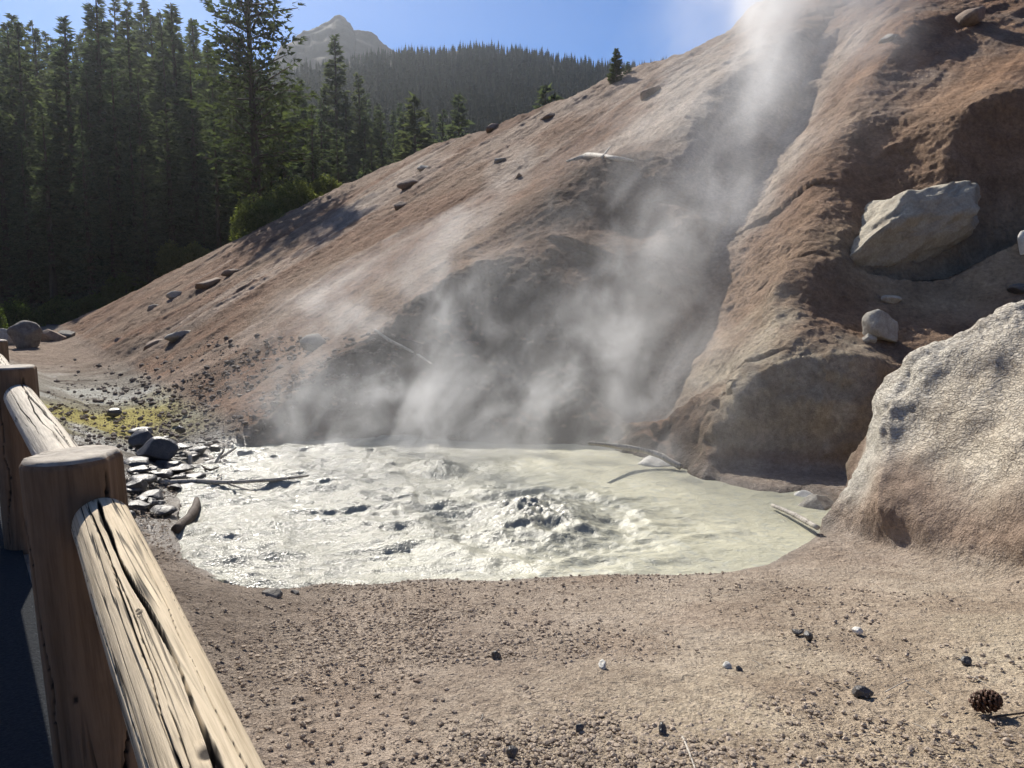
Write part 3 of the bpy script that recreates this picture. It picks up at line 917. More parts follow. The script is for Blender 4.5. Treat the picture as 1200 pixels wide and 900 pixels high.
a = [at_z(252, 543, MUDZ + .02), at_z(258, 534, MUDZ + .12), at_z(262, 527, MUDZ + .2), at_z(258, 524, MUDZ + .24)]
b = [at_z(258, 537, MUDZ + .08), at_z(270, 529, MUDZ + .16), at_z(277, 524, MUDZ + .22)]
log_obj('stick', [tube(a, [.022, .02, .014, .01], 8), tube(b, [.02, .018, .014], 8)], M_DEAD, 'forked stick standing up at the far tip of the bank', 'stick')
a = onto([(236, 549), (246, 554), (256, 551)], .04, MUDZ)
log_obj('stick', [tube(a, [.016, .016, .01], 8)], M_TWIG, 'thin dark stick lying between the bank rocks', 'stick')
a = onto([(170, 562), (200, 566), (226, 560)], .06, MUDZ)
log_obj('stick', [tube(a, [.02, .018, .01], 8)], M_TWIG, 'thin dark branch behind the long straight stick', 'stick')

# bleached log on the upper slope
a = [hit(664, 194) + np.array([0, 0, .1]), hit(690, 190) + np.array([0, 0, .16]), hit(715, 192) + np.array([0, 0, .14]), hit(742, 193) + np.array([0, 0, .08])]
b = [hit(705, 192) + np.array([0, 0, .14]), hit(715, 186) + np.array([0, 0, .3])]
log_obj('fallen_log', [tube(a, [.03, .075, .06, .03], 12, 10, .3, 4), tube(b, [.03, .012], 8)], M_DEAD, 'bleached white log lying across the upper slope', 'log')
# root of the hollow
a = [hit(x_, y_) + np.array([0, -.05, .03]) for x_, y_ in [(440, 388), (456, 400), (472, 408), (490, 418), (506, 428)]]
log_obj('branch', [tube(a, [.02, .03, .026, .022, .014], 8)], M_DEAD, 'thin pale branch running down the left wall of the hollow', 'branch')
# log at the far right shore
a = [at_z(690, 519, MUDZ + .45), at_z(730, 524, MUDZ + .30), at_z(765, 531, MUDZ + .2), at_z(798, 547, MUDZ + .06)]
log_obj('fallen_log', [tube(a, [.022, .035, .042, .05], 12, 10, .3, 9)], M_DEAD, 'pale tapering log sloping into the far shore beneath the spur', 'log')
a = [hit(918, 598) + np.array([0, 0, .05]), hit(960, 622) + np.array([0, 0, .08])]
log_obj('fallen_log', [tube([at_z(905, 592, MUDZ + .06), at_z(930, 603, MUDZ + .08), at_z(958, 618, MUDZ + .12)], [.02, .028, .03], 10, 6, .3)], M_DEAD, 'short pale log at the right end of the mud by the broken rock', 'log')

# ------------------------------------------------------------------ fence
fence = empty('log_fence', (-1.13, 2.05, 0))
tag(fence, 'log fence of round posts with notched rails beside the path', 'fence')
def log_mesh(name, L, R0, R1, seg, ns, mat, grooves=(), rough=.03, seed=0, endround=.02, knots=(), flat=0):
    """log along local Z from 0 to L"""
    t = np.linspace(0, 1, ns); a = np.linspace(0, 2 * math.pi, seg, endpoint=False)
    A, T = np.meshgrid(a, t)
    R = R0 + (R1 - R0) * T
    Zl = T * L
    R = R * (1 + rough * fbm(np.cos(A) * 1.2 + seed, np.sin(A) * 1.2, Zl * 1.5, 3, seed) + .008 * fbm(np.cos(A) * 9, np.sin(A) * 9, Zl * 2, 2, seed + 3))
    R = R * (1 - flat * sstep(.75, 1, np.cos(A * 2)))
    gk = np.zeros_like(R)
    for (th0, amp, fr, z0, z1, w, dep) in grooves:
        thc = th0 + amp * np.interp(Zl, np.linspace(0, L, 24), np.cumsum(np.random.default_rng(abs(int(th0 * 100)) + seed).normal(size=24)) * .12) + amp * .3 * np.sin(Zl * fr)
        dl = np.angle(np.exp(1j * (A - thc)))
        env = sstep(z0 * L, z0 * L + .1, Zl) * sstep(z1 * L, z1 * L - .12, Zl)
        ww = w * (.35 + .65 * env) * (.75 + .5 * vnoise(Zl * 7, 0, 0, seed + 5))
        R = R - dep * env * np.exp(-(dl / ww) ** 6); gk = np.maximum(gk, sstep(0, .3, env) * sstep(1.45, 1.2, np.abs(dl / ww)))
    kn = gk * 1.0
    for (th, z, s) in knots:
        dl = np.angle(np.exp(1j * (A - th))) * R0; q = np.hypot(dl, (Zl - z * L) * .6)
        kn = np.maximum(kn, sstep(s, s * .5, q)); R = R - .002 * sstep(s, s * .4, q) + .0012 * np.exp(-((q - s * 1.3) / s / .5) ** 2)
    e = np.minimum(Zl, L - Zl)
    R = R - endround * (1 - sstep(0, endround * 1.5, e)) ** 1.5 * .8
    X = R * np.cos(A); Y = R * np.sin(A)
    V = np.stack([X, Y, Zl], -1).reshape(-1, 3)
    kk = kn.ravel()
    for (g0) in grooves: pass
    i, j = np.meshgrid(np.arange(ns - 1), np.arange(seg), indexing='ij')
    F = np.stack([i * seg + j, i * seg + (j + 1) % seg, (i + 1) * seg + (j + 1) % seg, (i + 1) * seg + j], -1).reshape(-1, 4).tolist()
    # end caps as rings
    base = len(V); Vx = [V]; nv = base
    for (row, sgn, zz) in ((0, -1, 0.0), (ns - 1, 1, L)):
        prev = np.arange(seg) + row * seg
        for q in (.8, .55, .25):
            ring = V[row * seg:(row + 1) * seg].copy(); ring[:, :2] *= q
            ring[:, 2] = zz + sgn * (.004 * (1 - q)) + .003 * vnoise(ring[:, 0] * 30, ring[:, 1] * 30, 0, seed)
            Vx.append(ring); cur = np.arange(seg) + nv; nv += seg
            for j in range(seg):
                k = (j + 1) % seg
                F.append((prev[j], prev[k], cur[k], cur[j]) if sgn > 0 else (prev[k], prev[j], cur[j], cur[k]))
            prev = cur
        Vx.append(np.array([[0, 0, zz]])); cidx = nv; nv += 1
        for j in range(seg):
            k = (j + 1) % seg
            F.append((prev[j], prev[k], cidx) if sgn > 0 else (prev[k], prev[j], cidx))
    V = np.concatenate(Vx)
    o = mesh_np(name, V, F, mat)
    kk = np.concatenate([kk, np.zeros(len(V) - len(kk))]); float_attr(o, kk, 'knot')
    return o

FD = np.array([-.586, .811, 0.])
base0 = np.array([-1.13, 2.05, 0.])
SP = 3.02
post_lean = [(.6, -.4), None]
for k in (0, 1, 2, 3):
    pp = base0 + FD * SP * (k if k else 0)
    o = log_mesh('post', 1.32, .128, .122, 128, 160, M_POST, grooves=((-.9, .5, 2, .1, .99, .035, .03), (-2.2, .4, 3, .2, .9, .03, .02), (1.2, .4, 3, .4, 1.0, .04, .03)), seed=3 + k, endround=.014, flat=.09, rough=.06, knots=((-1.5 - .4 * k, .52, .009), (-.7 - .4 * k, .35, .007)))
    o.parent = fence
    o.location = pp - base0 + np.array([0, 0, -.25]); o.rotation_euler = (math.radians(.6), math.radians(-2.2 if k == 0 else -.5), .4 * k)
    o.data.materials.append(M_ENDG)
    me = o.data
    for p_ in me.polygons:
        if p_.center[2] > 1.312 and p_.normal[2] > .3: p_.material_index = 1
def rail(k, mat, R0, R1, hi, gro, knots=(), roll=0.0, z=.895):
    a_ = base0 + FD * SP * (k - 1) + FD * .05; b_ = base0 + FD * SP * k - FD * .06
    if k == 0: a_ = np.array([.445, -.38, 0])
    L = np.linalg.norm(b_ - a_); dr = (b_ - a_) / L
    o = log_mesh('rail', L, R0, R1, 320 if hi else 96, 620 if hi else 200, mat, gro, .035, 20 + k, .03, knots)
    o.parent = fence
    o.location = a_ - base0 + np.array([0, 0, z])
    q = Vector(dr).to_track_quat('Z', 'Y')
    o.rotation_mode = 'QUATERNION'
    from mathutils import Quaternion
    o.rotation_quaternion = q @ Quaternion((0, 0, 1), roll + math.pi / 2)
    return o
G1 = ((0.02, .45, 2.2, .04, .99, .06, .028), (-.55, .4, 3.1, .1, .95, .03, .018), (-.95, .35, 2.0, .35, .99, .02, .010), (.5, .4, 2.6, .1, .8, .016, .008), (-.2, .35, 4, .5, .98, .014, .007), (.85, .3, 2, .3, .9, .014, .007), (-1.3, .3, 2, .1, .9, .018, .009))
KN = ((.25 - .35, .52, .011), (-.25, .69, .006), (.3, .35, .006))
rl = rail(0, M_RAIL, .058, .072, True, G1, KN, roll=0)
rail(1, M_RAIL2, .072, .078, True, G1[:4], (), roll=.3)
rail(2, M_RAIL2, .075, .075, False, G1[:3], (), roll=.8)
rail(3, M_RAIL2, .075, .075, False, G1[:3], (), roll=.8)

# ------------------------------------------------------------------ pine cone
def pine_cone():
    p = hit(1154, 836)
    Vs = []; Fs = []; o = 0
    L = .115; R = .05
    v, f = ICO[3]; v = v * np.array([.02, .02, L * .5]); Vs.append(v); Fs += [tuple(q) for q in f]; o = len(v)
    n = 74
    for i in range(n):
        t = (i + .5) / n
        a = i * 2.39996
        z = -L / 2 + L * t
        prof = R * (math.sin(math.pi * min(1, t * .86 + .12)) ** .7)
        tilt = -.15 + .95 * t
        w = .012 * (.6 + .6 * math.sin(math.pi * min(1, t + .1)))
        ln = prof
        sec = [(0.008, w * .35, .001), (ln * .5, w * .7, .0018), (ln * .86, w * 1.0, .003), (ln * 1.0, w * .8, .0045), (ln * 1.06, w * .3, .003)]
        vv = []
        for (rr, ww, th) in sec:
            for (sx, sz) in ((-1, 1), (1, 1), (1, -1), (-1, -1)):
                lx, ly, lz = rr, sx * ww, sz * th + .16 * rr * rr / R
                X = lx * math.cos(tilt) - lz * math.sin(tilt); Zz = lx * math.sin(tilt) + lz * math.cos(tilt)
                vv.append((X * math.cos(a) - ly * math.sin(a), X * math.sin(a) + ly * math.cos(a), z + Zz))
        for q in range(len(sec) - 1):
            for k in range(4):
                Fs.append((o + q * 4 + k, o + q * 4 + (k + 1) % 4, o + q * 4 + 4 + (k + 1) % 4, o + q * 4 + 4 + k))
        Fs.append((o + 16, o + 17, o + 18, o + 19))
        Vs.append(np.array(vv)); o += len(vv)
    ob = mesh_np('pine_cone', np.concatenate(Vs), Fs, M_CONE, smooth=False)
    ob.location = p + np.array([0, 0, .055]); ob.rotation_euler = (math.radians(62), math.radians(10), math.radians(48))
    tag(ob, 'open dark brown pine cone lying on the ground at lower right', 'pine cone')
pine_cone()

# ------------------------------------------------------------------ twigs on the near ground
tw = [([(692, 800), (715, 806), (740, 803), (762, 787)], .006, 'curved dark twig lying on the gravel below the middle of the pool'),
      ([(850, 793), (875, 801), (908, 818)], .004, 'thin straight twig left of the middle stone on the right'),
      ([(800, 866), (808, 885), (815, 905)], .006, 'pale twig pointing down at the bottom edge beside the pebble heap'),
      ([(958, 838), (972, 845)], .005, 'short dark twig below the middle stone'),
      ([(1094, 905 - 20), (1110, 884), (1100, 870)], .003, 'faint bent twig near the bottom right'),
      ([(1037, 812), (1060, 800), (1072, 797)], .003, 'thin grey twig left of the pine cone'),
      ([(1165, 842), (1195, 838), (1215, 834)], .006, 'dark twig right of the pine cone'),
      ([(966, 800), (985, 806)], .004, 'small dark twig above the middle stone'),
      ([(1095, 737), (1112, 741)], .005, 'short brown twig on the slope foot at right')]
for pts, r_, lab in tw:
    a = onto(pts, r_ * 1.2)
    log_obj('twig', [tube(a, np.linspace(r_, r_ * .5, len(a)), 7, 5, .3, 3)], M_DEAD if 'pale' in lab or 'grey' in lab else M_TWIG, lab, 'twig')

rgt = np.random.default_rng(77)
twm = []
for k in range(4):
    V, F = tube([(-.5, 0, 0), (-.15, rgt.normal() * .06, .01), (.2, rgt.normal() * .06, .015), (.5, 0, 0)], [.022, .026, .022, .012], 5, 3)
    me = bpy.data.meshes.new('twig_bit'); me.from_pydata([tuple(v) for v in V], [], F); me.update(); me.materials.append(M_TWIG if k % 2 else M_DEAD); twm.append(me)
for i in range(70):
    yy = 2.4 + 3.6 * rgt.uniform() ** 1.3; xx = yy * rgt.uniform(-.12, .68)
    zz = float(base_h(np.array([xx]), np.array([yy]))[0])
    o = bpy.data.objects.new('twig_bit', twm[i % 4]); COL.objects.link(o)
    L_ = rgt.uniform(.03, .10); o.scale = (L_, L_ * .9, L_ * .9); o.location = (xx, yy, zz + .006)
    o.rotation_euler = (0, rgt.normal() * .08, rgt.uniform(0, 6.28))
    tag(o, 'tiny broken bit of twig scattered on the gravelly ground', 'twig', 'tiny twig bits on the near ground')

# single notable stones in the foreground
for i, (a, b, w, h, mt, lab) in enumerate([
    (1011, 815, 22, 11, M_RDARK, 'dark flat stone alone on the pale ground left of the pine cone'),
    (581, 773, 13, 11, M_RDARK, 'dark round pebble alone below the middle of the pool'),
    (706, 786, 13, 13, M_RWHITE, 'white pebble beside the curved twig'),
    (852, 785, 11, 10, M_RWHITE, 'white pebble with a dark one beside it'),
    (866, 788, 9, 8, M_RDARK, 'dark pebble right of the white one'),
    (1132, 778, 13, 8, M_RDARK, 'dark pebble above and left of the pine cone'),
    (745, 672, 12, 6, M_RDARK, 'dark stone on the near lip of the mud right of the boil'),
    (947, 748, 12, 10, M_RDARK, 'dark angular pebble on the open ground below the right shore'),
    (1005, 743, 12, 8, M_RWHITE, 'pale pebble among small stones on open ground at right'),
    (679, 858, 12, 12, M_RDARK, 'dark pebble in the stony patch near the bottom'),
    (600, 888, 16, 14, M_RDARK, 'dark jagged clod at the bottom edge in the middle'),
    (777, 862, 14, 16, M_RDARK, 'dark upright clod in the pebble heap near the bottom'),
    (934, 742, 16, 5, M_RDARK, 'thin dark stone near the angular pebble'),
    (490, 800, 12, 5, M_RBROWN, 'flat brown pebble left of the dark round one'),
    ]):
    px_rock(a, b, w, h, mt, lab, 300 + i, name='stone', sink=.2, sub=3, cuts=10, rot=i * .7, cat='stone')

# ------------------------------------------------------------------ pebbles and gravel
def surf_h(X, Y):
    s = fence_s(X, Y); R = np.hypot(X, Y)
    h = base_h(X, Y)
    return h
def scatter():
    rg = np.random.default_rng(5)
    N = 190000
    py = rg.uniform(0, 1, N); u = rg.uniform(-.75, .75, N)
    Y = 2.0 + (10.0 - 2.0) * py ** 1.4; X = u * Y
    dens = .35 + .9 * fbm(X * .9, Y * .9, 0, 3, 301) + .12 * sstep(1.5, -1.5, X)
    # clusters read off the photograph
    for (a, b, r_, w) in ((700, 840, .35, 1.3), (650, 820, .5, .9), (780, 870, .2, 2), (515, 688, .22, 2.5), (560, 760, .3, 1.0), (720, 770, .25, 1.2), (600, 740, .3, .8), (420, 740, .5, .5), (640, 870, .4, 1.0), (900, 860, .5, .5), (1180, 860, .3, .4)):
        q = at_z(a, b, -.5) if b < 800 else at_z(a, b, -.33)
        dens += w * np.exp(-(((X - q[0]) ** 2 + (Y - q[1]) ** 2) / r_ ** 2))
    db = pool_sd(X, Y)
    s = fence_s(X, Y)
    keep = (rg.uniform(0, 1.5, N) < dens) & (db > .06) & (s > .25) & ((X < 3.2 + .2 * (6 - Y)) | (rg.uniform(0, 1, N) < .25)) & (Y < 9.5)
    X, Y, dens = X[keep], Y[keep], dens[keep]
    size = .0021 * np.exp(rg.exponential(.58, len(X))) * (.8 + .3 * np.clip(dens, 0, 2)) * (.6 + .16 * Y)
    size = np.minimum(size, .018)
    Z = base_h(X, Y)
    sp_ = size / np.hypot(X, Y)
    order = np.argsort(-sp_)
    return X[order], Y[order], Z[order], size[order], rg
X, Y, Z, SZ, rg = scatter()
protos = []
for k in range(8):
    V, F = rock_verts(400 + k, 2, 14, .2, (1, .8, .6)); protos.append((V, F))
NI = 285
pmesh = []
for k in range(8):
    V, F = protos[k]
    me = bpy.data.meshes.new('pebble'); me.from_pydata([tuple(v) for v in V], [], F.tolist()); me.update()
    me.materials.append(M_PEB if k % 4 else M_RBROWN); pmesh.append(me)
for i in range(NI):
    o = bpy.data.objects.new('pebble', pmesh[i % 8]); COL.objects.link(o)
    s = float(SZ[i]); o.location = (float(X[i]), float(Y[i]), float(Z[i]) + s * .3); o.scale = (s, s, s)
    o.rotation_euler = (rg.uniform(-.4, .4), rg.uniform(-.4, .4), rg.uniform(0, 6.28))
    tag(o, 'small angular pebble among many on the gravelly ground in front of the mud', 'pebble', 'pebbles strewn over the near ground')
def gravel(X, Y, Z, SZ, name, label, mat, sub=1, seed=1, lift=.25):
    rg = np.random.default_rng(seed)
    n = len(X)
    pv = [rock_verts(450 + k, sub, 7, .12, (1, .8, .65)) for k in range(6)]
    Vs = []; Fs = []; off = 0
    pick = rg.integers(0, 6, n); ang = rg.uniform(0, 6.28, n)
    for k in range(6):
        idx = np.where(pick == k)[0]; V, F = pv[k]
        ca, sa = np.cos(ang[idx])[:, None], np.sin(ang[idx])[:, None]
        S = SZ[idx][:, None]
        vx = (V[:, 0] * ca - V[:, 1] * sa) * S + X[idx][:, None]
        vy = (V[:, 0] * sa + V[:, 1] * ca) * S + Y[idx][:, None]
        vz = V[:, 2][None] * S + Z[idx][:, None] + S * lift
        VV = np.stack([vx, vy, vz], -1).reshape(-1, 3)
        FF = (F[None] + (np.arange(len(idx)) * len(V))[:, None, None]).reshape(-1, 3) + off
        Vs.append(VV); Fs.append(FF); off += len(VV)
    o = mesh_np(name, np.concatenate(Vs), np.concatenate(Fs), mat, smooth=False)
    tag(o, label, 'gravel', kind='stuff')
j = slice(NI, NI + 75000)
gravel(X[j], Y[j], Z[j], SZ[j], 'gravel', 'fine loose gravel covering the ground in front of the mud pool', M_PEB)
# rubble along the foot of the slope
rg2 = np.random.default_rng(8)
xs, ys, ss = [], [], []
pxl = rg2.uniform(55, 470, 11000); pyl = rg2.uniform(330, 530, 11000)
ok = (pyl > 395 + .18 * (240 - pxl) * (pxl < 240)) & (np.abs(pyl - (500 - .33 * (pxl - 150))) < 60 + 20 * rg2.normal(size=11000)) 
pxl, pyl = pxl[ok], pyl[ok]
U = (pxl - 600) / FPX; Vv = (450 - pyl) / FPX
T = np.arange(6, 45, .12)
DX = U[:, None] * T; DY = (cp + Vv * sp)[:, None] * T; DZ = CAMZ + (-sp + Vv * cp)[:, None] * T
H = base_h(DX, DY); w = np.argmax(DZ < H, axis=1)
r_ = np.arange(len(w)); GX, GY, GZ = DX[r_, w], DY[r_, w], H[r_, w]
ok = (w > 0) & (pool_sd(GX, GY) > .1)
GX, GY, GZ = GX[ok], GY[ok], GZ[ok]
gravel(GX, GY, GZ, np.minimum(.011 * np.exp(rg2.exponential(.55, len(GX))), .07) * (GY / 14), 'rubble', 'broken dark rubble strewn along the foot of the slope', mat_rock('rubble_stone', (.10, .08, .065), (.28, .23, .19), .9, 10), 1, 3)

# ------------------------------------------------------------------ trees
def cards(P, S, rg, elong=2.2, dirs=None):
    """small triangles scattered at P"""
    n = len(P)
    a = rg.normal(size=(n, 3)) if dirs is None else dirs + rg.normal(size=(n, 3)) * .35
    a /= np.linalg.norm(a, axis=1)[:, None] + 1e-9
    b = rg.normal(size=(n, 3)); b -= (b * a).sum(1)[:, None] * a; b /= np.linalg.norm(b, axis=1)[:, None] + 1e-9
    S = S[:, None]
    v0 = P - b * S * .5; v1 = P + b * S * .5; v2 = P + a * S * elong
    V = np.stack([v0, v1, v2], 1).reshape(-1, 3)
    F = np.arange(n * 3).reshape(-1, 3)
    return V, F

def conifer(seed, H=1.0, spread=.16, density=1.0, base=.06, droop=.35, ragged=.35, size=.0085, taper=.85, sparse=0.0):
    """unit-height tree: returns (trunk V,F), (crown V,F)"""
    rg = np.random.default_rng(seed)
    tv, tf = tube([(0, 0, -.03), (.002, 0, .3), (-.002, .002, .7), (0, 0, 1.0)], [.016, .011, .006, .0012], 9, 6)
    P = []; D = []; S = []; bt = []
    nb = int(190 * density)
    for i in range(nb):
        lv = 36; f_ = (i + rg.uniform(0, 1)) / nb
        h = base + (1 - base) * min(.995, (math.floor(f_ * lv) + .5 + rg.normal() * .16) / lv)
        if rg.uniform() < sparse * (1 - h): continue
        L = spread * ((1 - h) ** taper + .02) * (1 - ragged * rg.uniform(0, 1)) * (1 if rg.uniform() > .06 else 1.25)
        L *= min(1, .55 + (h - base) * 4)
        az = rg.uniform(0, 2 * math.pi)
        up = .35 - droop * 1.8 * (1 - h) + rg.normal() * .12
        n = max(6, int(46 * L / spread * density ** .3 * 1.6))
        t = rg.uniform(0.08, 1, n) ** .8
        side = rg.normal(size=n) * .22 * L * (1 - t * .6)
        x = t * L; z = h + up * L * t - .25 * droop * L * t * t + rg.normal(size=n) * .0022 + .008 * (t > .8)
        px = x * math.cos(az) - side * math.sin(az); py_ = x * math.sin(az) + side * math.cos(az)
        P.append(np.stack([px, py_, z], -1))
        dirs = np.stack([np.full(n, math.cos(az)) - side / (L + 1e-6) * math.sin(az) * 2, np.full(n, math.sin(az)) + side / (L + 1e-6) * math.cos(az) * 2, np.full(n, up * .5 - .15)], -1)
        D.append(dirs); S.append(np.full(n, size) * rg.uniform(.6, 1.4, n))
        if i % 2 == 0 and L > .03:
            bt.append(tube([(0, 0, h), (x_ := L * .5 * math.cos(az), L * .5 * math.sin(az), h + up * L * .5), (L * .95 * math.cos(az), L * .95 * math.sin(az), h + up * L * .95 - .2 * droop * L)], [.0028, .002, .0008], 4, 2))
    P = np.concatenate(P); D = np.concatenate(D); S = np.concatenate(S)
    return join([(tv, tf)] + bt), cards(P, S, rg, 1.9, D)

protoT = {}
def proto(key, **kw):
    (tv, tf), (cv, cf) = conifer(**kw)
    tm = bpy.data.meshes.new('trunk'); tm.from_pydata([tuple(v) for v in tv], [], tf); tm.update(); tm.materials.append(M_BARK)
    tm.polygons.foreach_set('use_smooth', np.ones(len(tm.polygons), bool))
    o = mesh_np('crown', cv, cf, M_PINE if key.startswith('pine') else M_FIR, smooth=False)
    cm = o.data; bpy.data.objects.remove(o)
    protoT[key] = (tm, cm)
proto('fir0', seed=1, spread=.15, density=1.15)
proto('fir1', seed=2, spread=.125, density=1.15, base=.1)
proto('fir2', seed=3, spread=.17, density=1.15, ragged=.5, base=.03)
proto('fir3', seed=4, spread=.14, density=1.2, sparse=.5, base=.2, ragged=.5)
proto('fir4', seed=5, spread=.115, density=1.15, ragged=.3, taper=.7)
proto('pine0', seed=6, spread=.24, density=1.4, base=.30, droop=.12, ragged=.65, size=.007, taper=.5, sparse=.15)
proto('pine1', seed=7, spread=.22, density=.9, base=.06, droop=.0, ragged=.5, size=.020, taper=.65)
proto('firs', seed=8, spread=.22, density=.8, base=.02, size=.016, ragged=.3)
proto('firs2', seed=9, spread=.26, density=.7, base=.02, size=.018, ragged=.45)

def tree(name, key, x, y, z, h, label, group=None, rz=0.0, lean=0.0, w=1.0):
    t = empty(name, (x, y, z)); t.rotation_euler = (lean, 0, rz)
    tm, cm = protoT[key]
    for nm, me in (('trunk', tm), ('crown', cm)):
        o = bpy.data.objects.new(nm, me); COL.objects.link(o); o.parent = t; o.scale = (h * w, h * w, h)
    return tag(t, label, 'tree', group)

def tree_px(name, key, px, ptop, depth, label, group=None, w=1.0, **kw):
    """tree at azimuth px with its tip at photo row ptop, standing on the terrain at that depth"""
    p = at_y(px, ptop, depth)
    z = float(base_h(np.array([p[0]]), np.array([p[1]]))[0])
    return tree(name, key, p[0], p[1], z - .1, p[2] - z, label, group, random.uniform(0, 6.28), w=w, **kw)

G = 'conifers of the forest at the left'
named = [
    (20, 25, 60, 'fir0', 1.1, 'tall dark fir at the far left above the fence'),
    (75, 18, 62, 'fir1', 1.3, 'slim tall fir second from the left above the fence'),
    (48, 120, 52, 'fir3', 1.2, 'sunlit ragged fir standing before the left pair'),
    (112, -8, 66, 'fir4', 1.3, 'tall narrow fir whose tip leaves the frame at the top left'),
    (148, 12, 64, 'fir0', 1.1, 'dense fir beside the tallest narrow fir'),
    (95, 150, 50, 'fir2', 1.0, 'broad sunlit fir with pale rimmed boughs in the front row'),
    (165, 170, 50, 'fir0', 1.0, 'shadowed front row fir with reddish dead boughs'),
    (200, 2, 66, 'fir1', 1.3, 'tall fir midway between the tallest narrow fir and the big open pine'),
    (222, 60, 58, 'fir2', 1.0, 'ragged fir just left of the big open pine'),
    (250, 130, 52, 'fir3', 1.1, 'thin fir in front of the open pine trunk'),
    (330, 105, 54, 'fir0', 1.0, 'dense fir under the right boughs of the open pine'),
    (365, 120, 60, 'fir2', 1.0, 'dark fir behind the bush on the slope shoulder'),
    (392, 42, 78, 'fir4', 1.2, 'slender fir standing before the rocky peak'),
    (420, 85, 80, 'fir1', 1.2, 'fir right of the slender one below the peak'),
]
for (px, top, dep, key, w, lab) in named:
    tree_px('fir_tree', key, px, top, dep, lab, None, w)
tree_px('pine_tree', 'pine0', 287, -120, 47, 'big open crowned pine with dark bare trunk, its top beyond the frame', None, 1.0)
tree_px('fir_tree', 'firs', 486, 112, 62, 'small fir with sunny rim, left of the pair above the skyline', None, 1.15)
tree_px('fir_tree', 'firs2', 537, 112, 66, 'small fir, right of the pair above the skyline', None, .9)
tree_px('fir_tree', 'firs2', 639, 100, 60, 'little fir peeking over the middle skyline', None, .9)
tree_px('fir_tree', 'firs2', 650, 112, 60, 'tiny fir right beside the little one on the skyline', None, 1.0)
# lone pine on the crest
p = hit(722, 99)
tree('pine_tree', 'pine1', p[0], p[1], p[2] - .2, (99 - 57) / FPX * p[1] * 1.08, 'lone small pine standing on the crest of the slope against the sky', None, 1.0, w=1.25)
p = hit(738, 92)
tree('pine_tree', 'firs2', p[0], p[1] + .5, p[2] - .3, 1.0, 'low dark conifer at the foot of the lone pine', None, 1.0, w=1.6)
# the rest of the forest
rg3 = random.Random(4)
cnt = 0
tops = [(-300, 10), (-60, 30), (0, 20), (40, 22), (80, 30), (120, 12), (160, 20), (200, 15), (240, 32), (270, 50), (300, 60), (340, 85), (380, 100), (430, 110), (480, 118), (560, 130)]
def top_at(px): return float(np.interp(px, [t[0] for t in tops], [t[1] for t in tops]))
for row, (dep, step, dy) in enumerate([(54, 34, 130), (60, 30, 60), (68, 26, 25), (76, 22, 5), (86, 20, -4), (98, 22, 4)]):
    px = -230 + rg3.uniform(0, 20)
    while px < (470 if row < 3 else 520):
        t = top_at(px) + dy * rg3.uniform(.5, 1.7) + rg3.uniform(-14, 26)
        if px > 300: t = max(t, top_at(px) + rg3.uniform(0, 30))
        if px > 455: t = max(t, 120)
        d = dep + rg3.uniform(-3, 4)
        p_ = at_y(px, t, d)
        zt = float(base_h(np.array([p_[0]]), np.array([p_[1]]))[0])
        if p_[2] - zt > 5:
            tree_px('fir_tree', rg3.choice(['fir0', 'fir1', 'fir2', 'fir3', 'fir4']), px, t, d, 'dark conifer in the dense forest wall behind the slope foot', G, rg3.uniform(.95, 1.35)); cnt += 1
        px += step * rg3.uniform(.7, 1.3)
print('forest trees', cnt)

# distant forest: one mass of small conifers
def distant_forest():
    rg = np.random.default_rng(21)
    N = 9000
    az = rg.uniform(-.72, .36, N); r = np.sqrt(rg.uniform(105 ** 2, (RF + 25) ** 2, N))
    # a line of trees right along the ridge
    az2 = rg.uniform(-.16, .3, 420); r2 = rg.uniform(RF - 10, RF + 4, 420)
    az = np.append(az, az2); r = np.append(r, r2); N = len(az)
    X = r * np.sin(az); Y = r * np.cos(az); Z = base_h(X, Y)
    # bare stretch of the ridge below the peak
    h = rg.uniform(3.2, 8.2, N) * np.where(r > RF - 30, .62, 1.15)
    k = 7; lev = 6
    # ragged cones: rings with alternating radii
    Vs = []; 
    base = []
    a = np.linspace(0, 2 * math.pi, k, endpoint=False)
    pts = []
    for l in range(lev):
        f = l / lev
        pts.append((f * .9 + .06, (1 - f) * .17 + .01)); pts.append((f * .9 + .10, (1 - f) * .085))
    nn = len(pts)
    jit = rg.uniform(.6, 1.35, (N, nn, k))
    zz = np.array([p[0] for p in pts]); rr = np.array([p[1] for p in pts])
    XX = X[:, None, None] + h[:, None, None] * rr[None, :, None] * jit * np.cos(a)[None, None]
    YY = Y[:, None, None] + h[:, None, None] * rr[None, :, None] * jit * np.sin(a)[None, None]
    ZZ = Z[:, None, None] + h[:, None, None] * (zz[None, :, None] + .0 * jit) - .03
    V = np.stack([XX, YY, ZZ], -1)            # N, nn, k, 3
    tip = np.stack([X, Y, Z + h * 1.05], -1)
    i, j = np.meshgrid(np.arange(nn - 1), np.arange(k), indexing='ij')
    F1 = np.stack([i * k + j, i * k + (j + 1) % k, (i + 1) * k + (j + 1) % k], -1).reshape(-1, 3)
    F2 = np.stack([i * k + j, (i + 1) * k + (j + 1) % k, (i + 1) * k + j], -1).reshape(-1, 3)
    F3 = np.array([[(nn - 1) * k + j, (nn - 1) * k + (j + 1) % k, nn * k] for j in range(k)])
    F = np.concatenate([F1, F2, F3]); m = nn * k + 1
    VV = np.concatenate([V.reshape(N, -1, 3), tip[:, None]], 1).reshape(-1, 3)
    FF = (F[None] + (np.arange(N) * m)[:, None, None]).reshape(-1, 3)
    o = mesh_np('distant_forest', VV, FF, mat_leaf('distant_fir_needles', (.012, .022, .014), (.035, .05, .028), .1), smooth=False)
    tag(o, 'distant evergreen forest covering the mountain flank', 'forest', kind='stuff')
distant_forest()

